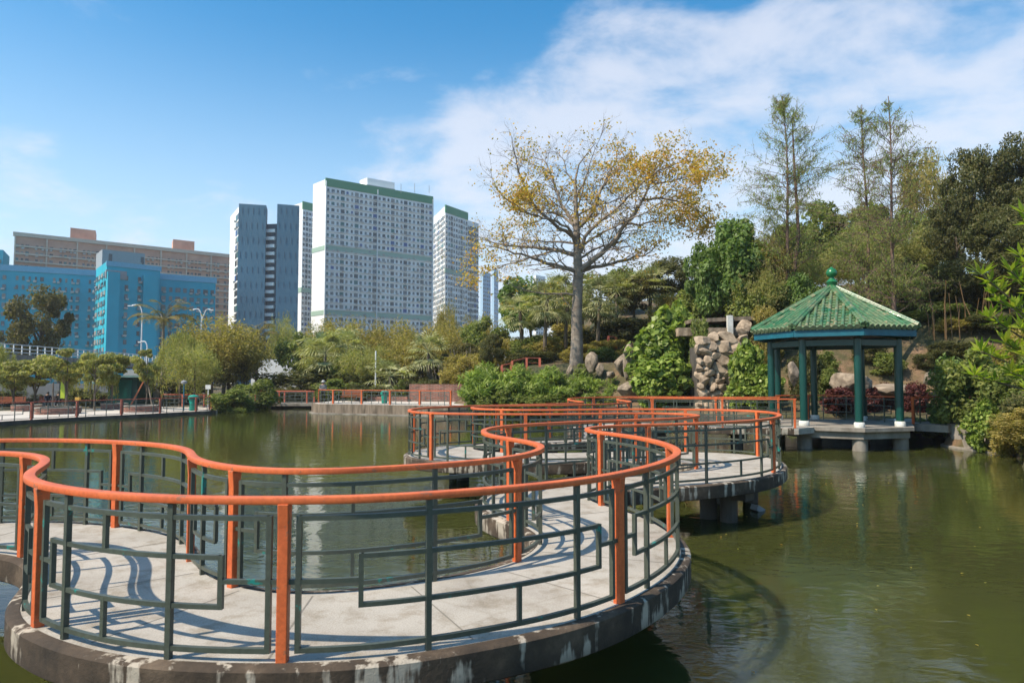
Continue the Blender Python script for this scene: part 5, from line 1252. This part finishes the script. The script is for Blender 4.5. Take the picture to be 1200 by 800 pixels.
        e = pts[-1]; pr = leafp(e)
        if lvl >= 1 and rr.random() < pr * 1.05:
            k = int(10 * (0.28 + pr)); LC.append((e, k, rr.uniform(0.22, 0.5)))
            if pr > .6: LC.append((pts[-2] + Vector((rr.gauss(0, .3), rr.gauss(0, .3), rr.gauss(0, .2))), int(8 * pr), 0.4))
    for pts, r0, dep in L:
        n = len(pts); P = []
        for i, (u, v) in enumerate(pts): t = i / (n - 1); P.append(w(u, v, dep * t))
        # resample
        Q = []
        for i in range(n - 1):
            for k in range(3): Q.append(P[i].lerp(P[i + 1], k / 3))
        Q.append(P[-1]); Q = [Q[0]] + [(Q[i - 1] + Q[i] * 2 + Q[i + 1]) / 4 + Vector((rr.gauss(0, .04), rr.gauss(0, .08), rr.gauss(0, .04))) for i in range(1, len(Q) - 1)] + [Q[-1]]
        m = len(Q); rad = [K * r0 * (1 - 0.86 * (i / (m - 1)) ** 0.85) for i in range(m)]; limb.tube(Q, rad, 8)
        for i in range(2, m):
            for _ in range(2 if i > 3 else 1):
                t = (Q[i] - Q[i - 1]).normalized(); dirn = (t * 0.6 + Vector((rr.gauss(0, .6), rr.gauss(0, .7), rr.gauss(0.2, .42)))).normalized(); twig(Q[i], dirn, rr.uniform(1.0, 2.2) * (1.15 - 0.35 * i / m), max(0.014, rad[i] * 0.42), 0)
        twig(Q[-1], (Q[-1] - Q[-2]).normalized(), 1.2, 0.02, 0)
    mb.build('trunk', M['bark_pale'], root, smooth=True); limb.build('limbs', M['bark_pale'], root, smooth=True); tw.build('twigs', M['bark'], root)
    C = []; 
    for e, k, s in LC: C.append(np.array(e)[None, :] + NR.normal(size=(k, 3)) * np.array([s * .62, s * .62, s * 0.42]))
    C = np.concatenate(C); D = rdir(len(C)); D[:, 2] -= 0.4; n = len(C); print('kapok leaves', n)
    inst('leaves', leafcloud('leaves', M['lf_yellow'], C, D, 0.20 * NR.uniform(.7, 1.3, n), 0.13 * NR.uniform(.7, 1.2, n)), root)
kapok()

# ------------------------------------------------------------------ bald cypresses
def cypress(px, Y, ytop, ybase, label, half, seed, dens=1.0, leafs=1.0, twin=False):
    rr = random.Random(seed); b = at(px, ybase, Y); z0 = hz_(b.x, b.y); zt = at(px, ytop, Y).z; h = zt - z0
    root = empty('cypress_tree', (b.x, b.y, z0 - 0.2), label, 'tree', 'thin cypresses behind the pavilion')
    mb = MB(); pts = [(0.12 * math.sin(i * 0.8 + seed) * (i / 9), 0.1 * math.cos(i * .7) * (i / 9), (h + .2) * i / 9) for i in range(10)]; mb.tube(pts, [0.14 * (1 - 0.93 * (i / 9) ** 0.9) + 0.01 for i in range(10)], 9)
    if twin: mb.tube([(0.1, 0, h * .12), (0.75, 0.1, h * 0.4), (0.55, 0.1, h * 0.75), (0.5, 0.1, h * .93)], [.14, .11, .07, .02], 7)
    mb.build('trunk', M['bark_red'], root, smooth=True)
    lb = MB(); C = []; D = []
    for i in range(int(125 * dens)):
        t = 0.2 + 0.78 * rr.random() ** 1.15; z = h * t; a = rr.uniform(0, 2 * PI); env = math.sin(min(1, (1.03 - t) * 2.1) * PI / 2) * (0.6 + 0.4 * t); ln = half * 1.15 / FPX * Y * env * rr.uniform(0.7, 1.25)
        up = rr.uniform(0.1, 0.95) + (0.8 if t > 0.8 else 0.1); p0 = Vector((0.1 * math.sin(t * 7 + seed) * t, 0, z)); n = 5; Q = [p0]
        d = Vector((math.cos(a), math.sin(a), up)).normalized()
        for k in range(n): d = (d + Vector((rr.gauss(0, .2), rr.gauss(0, .2), rr.gauss(-0.02, .2)))).normalized(); Q.append(Q[-1] + d * ln / n)
        lb.tube(Q, [0.026 * (1 - 0.85 * k / n) * (1.15 - t * .5) for k in range(n + 1)], 4, cap=False)
        for k in range(2, n + 1):
            for _ in range(3):
                e = (d + Vector((rr.gauss(0, .8), rr.gauss(0, .8), rr.gauss(-0.1, .5)))).normalized(); l2 = ln * rr.uniform(.14, .5); q = Q[k] + e * l2; lb.tube([Q[k], (Q[k] + q) / 2 + Vector((0, 0, .03)), q], [0.012, .009, .004], 3, cap=False)
                m_ = int(rr.uniform(3, 15) * leafs * (1.15 - 0.7 * t))
                for j in range(m_): s = rr.random(); C.append(tuple(Q[k].lerp(q, s) + Vector((rr.gauss(0, .07), rr.gauss(0, .07), rr.gauss(-0.06, .08))))); D.append((rr.gauss(0, .5), rr.gauss(0, .5), -0.8))
    lb.build('branches', M['bark_red'], root)
    n = len(C); inst('needles', leafcloud('needles', M['lf_cypress'], C, D, 0.20 * NR.uniform(.6, 1.3, n), 0.036 * NR.uniform(.7, 1.3, n)), root)
cypress(926, 43, 112, 430, 'tallest thin cypress with a twin stem left of the pavilion roof', 52, 3, 1.1, 1.25, True)
cypress(1020, 40, 122, 430, 'thin leafless topped cypress behind the pavilion finial side', 44, 5, 1.0, 0.7)
cypress(1050, 38, 112, 430, 'thin cypress with dark upper limbs right of the finial', 46, 8, 1.0, 0.8)

# ------------------------------------------------------------------ palms
def fan_crown(nf, rad, seed):
    rr = random.Random(seed); C = []; D = []; L = []; Wd = []; NN = []; st = MB()
    for i in range(nf):
        a = i * 2.4 + rr.uniform(-.2, .2); el = math.radians(rr.uniform(-55, 75)); d = Vector((math.cos(a) * math.cos(el), math.sin(a) * math.cos(el), math.sin(el)))
        tip = d * rad * 0.62 + Vector((0, 0, -0.08 * rad)); st.tube([(0, 0, 0), tip * 0.5 + Vector((0, 0, .05)), tip], [0.03, 0.025, 0.015], 4, cap=False)
        s = d.cross(Vector((0, 0, 1))); s = s.normalized() if s.length > .01 else Vector((1, 0, 0)); up = s.cross(d)
        for k in range(15):
            th = math.radians(-95 + 190 * k / 14); e = (d * math.cos(th) + s * math.sin(th)).normalized(); e2 = (e + Vector((0, 0, -0.55 - 0.3 * rr.random()))).normalized(); ln = rad * 0.36 * rr.uniform(.85, 1.1)
            C.append(tip + e * ln * .5); D.append(e); L.append(ln); Wd.append(rad * 0.055); NN.append(up); C.append(tip + e * ln * 0.98 + e2 * ln * .3); D.append(e2); L.append(ln * .75); Wd.append(rad * 0.035); NN.append(up)
    return C, D, L, Wd, NN, st
def fanpalm(px, Y, ytop, ybase, wpx, label, seed=1, zbase=None):
    b = at(px, ybase, Y); zg = hz_(b.x, b.y) if zbase is None else zbase; rad = 1.3 * wpx / FPX * Y / 2; zt = at(px, ytop, Y).z - rad * 0.45; zt = max(zt, zg + 1)
    o = empty('fan_palm', (b.x, b.y, zg - .2), label, 'palm tree', 'fan palms'); h = zt - zg + .2; rr = random.Random(seed); lx = rr.uniform(-.3, .3)
    MB().tube([(0, 0, 0), (lx * .3, 0, h * .5), (lx, 0, h)], [0.2, 0.15, 0.14], 8).build('trunk', M['bark'], o, smooth=True)
    C, D, L, Wd, NN, st = fan_crown(30, rad, seed); c = inst('crown', leafcloud('crown', M['lf_fan'], C, D, np.array(L), np.array(Wd), np.array(NN)), o, (lx, 0, h)); q = st.build('stalks', M['lf_fan'], c)
for i, (px, Y, yt, w, l) in enumerate(((638, 56, 338, 44, 'fan palm nearest the left of the kapok trunk'), (612, 58, 352, 40, 'leftmost fan palm on the hill'), (662, 58, 342, 42, 'fan palm directly behind the kapok trunk'), (700, 56, 336, 46, 'fan palm just right of the kapok trunk'),
        (722, 59, 330, 40, 'fan palm second to the right of the kapok trunk'), (655, 62, 330, 38, 'high fan palm left of the kapok trunk'), (682, 63, 328, 40, 'fan palm high behind the kapok limbs'), (762, 60, 322, 42, 'fan palm near the dead branches above the vine mound'))):
    fanpalm(px, Y, yt, 400, w, l, 20 + i)
fanpalm(381, 66, 398, 470, 52, 'fan palm standing left of the platform person', 41, -0.6)
fanpalm(405, 70, 395, 470, 40, 'pale fan palm among the green trees above the platform', 42, -0.6)
fanpalm(505, 62, 400, 450, 40, 'fan palm above the brick wall', 43)
fanpalm(458, 60, 428, 450, 44, 'low fan palm behind the clipped round bush', 44, -0.3)
def feather(px, Y, ytop, label, rad, seed, zb=-0.6, nf=17, name='feather_palm'):
    rr = random.Random(seed); b = at(px, 440, Y); zt = at(px, ytop, Y).z; h = zt - zb; o = empty(name, (b.x, b.y, zb), label, 'palm tree')
    MB().tube([(0, 0, 0), (0.05, 0, h * .3), (0, 0, h * .8), (0, 0, h)], [0.22, 0.17, 0.13, 0.11], 9).build('trunk', M['bark_pale'], o, smooth=True)
    C = []; D = []; L = []; NN = []; st = MB()
    for i in range(nf):
        a = i * 2.4; el = math.radians(rr.uniform(10, 80)); P = []; p = Vector((0, 0, 0)); 
        for k in range(13):
            t = k / 12; e = el - t * t * math.radians(rr.uniform(95, 120)); d = Vector((math.cos(a) * math.cos(e), math.sin(a) * math.cos(e), math.sin(e))); P.append(p.copy()); p = p + d * rad / 12 * 1.15
        st.tube(P, [0.035 * (1 - .8 * k / 12) for k in range(13)], 4, cap=False)
        for k in range(1, 12):
            for j in range(3):
                q = P[k].lerp(P[min(k + 1, 12)], j / 3); t = (P[min(k + 1, 12)] - P[k]).normalized(); s = t.cross(Vector((0, 0, 1))).normalized()
                for sg in (-1, 1): e = (s * sg + t * 0.6 + Vector((0, 0, -0.55))).normalized(); ln = rad * 0.26 * math.sin(PI * (0.12 + 0.8 * k / 12)); C.append(q + e * ln / 2); D.append(e); L.append(ln); NN.append((0, 0, 1))
    c = inst('crown', leafcloud('crown', M['lf_feather'], C, D, np.array(L), rad * 0.022, np.array(NN, float) + 0.01), o, (0, 0, h)); st.build('midribs', M['lf_feather'], c)
feather(190, 66, 377, 'tall feather palm in front of the blue building', 3.0, 5)
feather(262, 69, 400, 'feather palm head rising from the olive clump', 2.6, 6)
feather(300, 72, 398, 'feather palm at the right of the olive clump', 2.4, 9)

# ------------------------------------------------------------------ rocks
def rock(loc, s, label, seed, rz=0, name='boulder', m='rock', group=None):
    bm = bmesh.new(); bmesh.ops.create_icosphere(bm, subdivisions=3, radius=1.0); rr = random.Random(seed)
    pl = [(Vector((rr.gauss(0, 1), rr.gauss(0, 1), rr.gauss(0, 1))).normalized(), rr.uniform(0.5, 0.9)) for _ in range(14)]
    for v in bm.verts:
        for n, d in pl:
            e = v.co.dot(n) - d
            if e > 0: v.co -= n * e * 0.92
        v.co *= 1 + 0.03 * math.sin(v.co.x * 9 + seed) * math.cos(v.co.z * 8)
    me = bpy.data.meshes.new(name); bm.to_mesh(me); bm.free(); me.materials.append(M[m]); o = bpy.data.objects.new(name, me); link(o); o.location = loc; o.scale = s; o.rotation_euler = (0, 0, rz); return tag(o, label, 'boulder', group)
def rockpx(px, ybot, ytop, wpx, Y, label, seed, m='rock'):
    b = at(px, ybot, Y); t = at(px, ytop, Y); h = (t.z - b.z) / 2; w = wpx / FPX * Y / 2; return rock((b.x, b.y, (b.z + t.z) / 2), (w * 1.15, w * 1.0, h * 1.15), label, seed, m=m)
rockpx(738, 446, 405, 14, 43.5, 'tall upright standing stone left of the vine mound', 1)
rockpx(694, 440, 414, 16, 46.5, 'pointed split stone right of the kapok trunk', 2)
rockpx(703, 440, 426, 10, 46.2, 'small rounded stone beside the pointed one', 3)
rockpx(729, 442, 412, 20, 45.5, 'brown boulder half hidden left of the standing stone', 4)
rockpx(716, 443, 434, 12, 45, 'small dark block stone on the bare slope', 5)
rockpx(738, 466, 444, 30, 42.5, 'leaning slab rock at the water below the vines', 6)
rockpx(668, 440, 428, 9, 47.5, 'small pale stone left of the kapok foot', 7)
rockpx(997, 466, 434, 44, 34.5, 'big smooth boulder seen through the pavilion', 8)
rockpx(1091, 452, 431, 19, 35.5, 'pale upright boulder right of the pavilion', 9)
rockpx(1040, 465, 450, 60, 35.5, 'low flat rock ledge behind the pavilion right side', 10)
rockpx(872, 392, 375, 20, 41, 'round pale boulder on top of the rock wall', 11, 'rock2')
rockpx(930, 452, 425, 16, 36, 'tan boulder behind the left pavilion columns', 12)
rockpx(760, 470, 455, 26, 41.5, 'brown rock at the foot of the vines', 13)
# rubble rock wall
mbw = MB(); rr = random.Random(5); wallr = empty('rock_wall', (at(838, 440, 38.5).x, 38.5, 0.0), 'rough rubble rock wall of pale stones between the vines and the pavilion', 'rock wall')
w0 = at(816, 440, 38.5).x - wallr.location.x; w1 = at(880, 440, 38.5).x - wallr.location.x; top = at(840, 398, 38.5).z
mbw.box(((w0 + w1) / 2, 0.95, top / 2 - 0.6), (w1 - w0 - 0.2, 1.6, top + 0.4)); mbw.build('core', M['concrete_dark'], wallr)
st = bmesh.new(); z = -0.6
while z < top:
    x = w0; hgt = rr.uniform(0.35, 0.7)
    while x < w1 - (0.9 * max(0, z - 1.5) * 0.3):
        wd = rr.uniform(0.35, 1.0); b2 = bmesh.new(); bmesh.ops.create_icosphere(b2, subdivisions=2, radius=1.0)
        pl = [(Vector((rr.gauss(0, 1), rr.gauss(0, 1), rr.gauss(0, 1))).normalized(), rr.uniform(0.38, 0.8)) for _ in range(9)]
        ang = rr.uniform(-0.7, 0.7); off_ = Vector((x + wd / 2, 0.05 + rr.uniform(-0.12, 0.12), z + hgt / 2 + rr.uniform(-.08, .08))); rm = Matrix.Rotation(ang, 3, 'Y')
        for v in b2.verts:
            for n, d in pl:
                e = v.co.dot(n) - d
                if e > 0: v.co -= n * e
            v.co = rm @ Vector((v.co.x * wd * 0.72, v.co.y * 0.40, v.co.z * hgt * 0.78)) + off_
        me = bpy.data.meshes.new('t'); b2.to_mesh(me); b2.free(); st.from_mesh(me); bpy.data.meshes.remove(me); x += wd
    z += hgt * 0.80
me = bpy.data.meshes.new('rubble_stones'); st.to_mesh(me); st.free(); me.materials.append(M['rock2']); inst('rubble_stones', me, wallr)
# ramp slab with white post above the rock wall
ra = empty('lookout_ledge', (at(860, 378, 42).x, 42, at(860, 384, 42).z), 'grey concrete ledge with a white post above the rock wall', 'ledge')
mb = MB(); mb.add([(-2.6, 0, 0.55), (6.0, 0, 0.95), (6.0, 3, 0.95), (-2.6, 3, 0.55), (-2.6, 0, 0.32), (6.0, 0, 0.7), (6.0, 3, 0.7), (-2.6, 3, 0.32)], [(0, 1, 2, 3), (4, 7, 6, 5), (0, 4, 5, 1), (1, 5, 6, 2), (2, 6, 7, 3), (3, 7, 4, 0)]); mb.build('slab', M['platform_wall'], ra)
MB().box((-0.3, -0.15, 0.1), (0.32, 0.28, 1.3)).build('post', M['white'], ra)
MB().box((-1.3, 0.4, -0.25), (4.2, 1.0, 0.5)).build('base_wall', M['rock2'], ra)
# red steps railings on the slope
def redrail(pts, label, h=0.75):
    o = empty('step_railing', pts[0], label, 'railing', None); O = pts[0]
    for p in pts: q = p - O; MB().box((q.x, q.y, q.z + h / 2 - .1), (0.17, 0.17, h + .2)).build('post', M['orange_far'], o)
    mb = MB()
    for a, b in zip(pts[:-1], pts[1:]): mb.bar(a - O + Vector((0, 0, h)), b - O + Vector((0, 0, h)), 0.08, 0.08); mb.bar(a - O + Vector((0, 0, h * .5)), b - O + Vector((0, 0, h * .5)), 0.04, 0.04)
    mb.build('handrail', M['orange_far'], o)
redrail([at(600, 435, 50.6), at(617, 431, 51.2), at(632.5, 431, 51.6)], 'red posts and rail of the steps climbing left of the kapok tree')
redrail([at(588, 440, 51.5), at(599, 437, 53.5)], 'short red rail at the foot of the hillside steps')
redrail([at(713, 404, 55), at(722, 405, 55.4)], 'small red rail on the slope right of the kapok trunk', 0.7)
# lime leaved tree leaning in from the right
lt = empty('lance_leaved_tree', (13.3, 15.5, -0.3), 'lime green lance leaved tree leaning in from the right edge', 'tree'); O = Vector(lt.location)
rr = random.Random(4); mb = MB(); C = []; D = []; L = []; NN = []
tips = [(1150, 322, 15), (1163, 345, 15.5), (1185, 318, 14.6), (1196, 300, 15.2), (1190, 360, 15), (1205, 335, 14.5), (1160, 372, 15.4), (1197, 385, 14.7), (1178, 402, 15.3), (1205, 418, 15), (1150, 412, 15.6), (1215, 290, 15), (1220, 370, 14.3), (1230, 330, 15), (1185, 436, 15.4), (1142, 440, 16), (1210, 460, 15), (1200, 250, 15.6), (1235, 270, 15)]
for (px, py, Y) in tips:
    e = at(px, py, Y) - O; b = Vector((rr.uniform(-.1, .1), 0, max(0.6, e.z * 0.35))); mid = b.lerp(e, 0.55) + Vector((0.15, 0, 0.25)); mb.tube([b, mid, e], [0.045, 0.028, 0.012], 6)
    for lvl in range(3):
        c0 = e.lerp(mid, lvl * 0.16); n = 15
        for k in range(n):
            a = k * 2.4 + lvl; el = rr.uniform(-0.1, 1.0) + (0.3 if lvl == 0 else 0); d = Vector((math.cos(a) * math.cos(el), math.sin(a) * math.cos(el), math.sin(el))); ln = rr.uniform(0.22, 0.42); C.append(c0 + d * ln * .55); D.append(d); L.append(ln); NN.append((rr.gauss(0, .5), rr.gauss(0, .5), 1))
mb.tube([(0, 0, 0), (0.02, 0, 1.2), (0.1, 0, 2.6), (-0.1, 0, 4.2)], [0.12, 0.10, 0.07, 0.03], 9); mb.build('trunk', M['bark'], lt, smooth=True)
v, q = leaves(C, D, np.array(L), 0.075, np.array(NN)); inst('crown', np_mesh('crown', v, q, M['lf_lime']), lt)
# props of the slanting young tree
pr_ = on_z(166, 480, ZP); o = empty('tree_prop', (pr_.x, pr_.y, ZP + .3), 'pair of timber props leaning against the slanting young tree', 'tree prop')
MB().bar((-1.0, 0.2, 0), (0.25, 0.2, 2.4), 0.09, 0.09).build('strut', M['wood'], o); MB().bar((0.75, 0.1, 0), (0.2, 0.15, 2.5), 0.08, 0.08).build('strut', M['bark_pale'], o)
# things under the near bridge: half sunk white crate
cr = on_z(888, 598, ZW); o = empty('floating_crate', (cr.x, cr.y, ZW), 'tilted pale plastic crate floating beside the middle pier', 'crate', rz=0.5)
mb = MB()
for i in range(5): mb.box((0, -0.12 + i * 0.06, 0.05), (0.34, 0.012, 0.16), rot=Matrix.Rotation(0.5, 3, 'Y'))
for i in range(2): mb.box((-0.14 + i * 0.28, 0, 0.05 + (0.07 if i == 0 else -0.07)), (0.02, 0.26, 0.16), rot=Matrix.Rotation(0.5, 3, 'Y'))
mb.build('slats', M['b_grey'], o); o.scale = (0.7, 0.7, 0.7)

# a few fallen leaves on the pond
n = 260; X = NR.uniform(2, 22, n); Yl = NR.uniform(5, 24, n); k = (X < Yl * 0.8) & (sdist(X, Yl) < -0.3); X, Yl = X[k], Yl[k]; n = len(X)
C = np.c_[X, Yl, np.full(n, ZW + 0.012)]; D = rdir(n); D[:, 2] = 0; v, qd = leaves(C, D, 0.05, 0.03, np.tile([[0, 0, 1.0]], (n, 1))); v[:, 2] = np.maximum(v[:, 2], ZW + 0.005)
o = bpy.data.objects.new('floating_leaves', np_mesh('floating_leaves', v, qd, M['lf_yellow'])); link(o); tag(o, 'tiny yellow fallen leaves scattered on the pond surface', 'leaves', None, 'stuff')

for i, (x, Y, yt, w, l) in enumerate(((1290, 19, 430, 120, 'green shrub on the right bank beyond the frame'), (1330, 15, 440, 150, 'green shrub on the right bank nearer the viewer'), (1400, 24, 380, 160, 'tall green shrub high on the right bank'), (1460, 18, 380, 180, 'tall green shrub on the right bank beyond the lance leaved tree'), (1340, 30, 360, 130, 'green shrub behind the right edge shrubs'))):
    P_('bush', x, Y, yt, w, l)
hb = MB().box((0, 900, 44), (3600, 2200, 100)).build('haze', hz_m); tag(hb, kind='stuff')
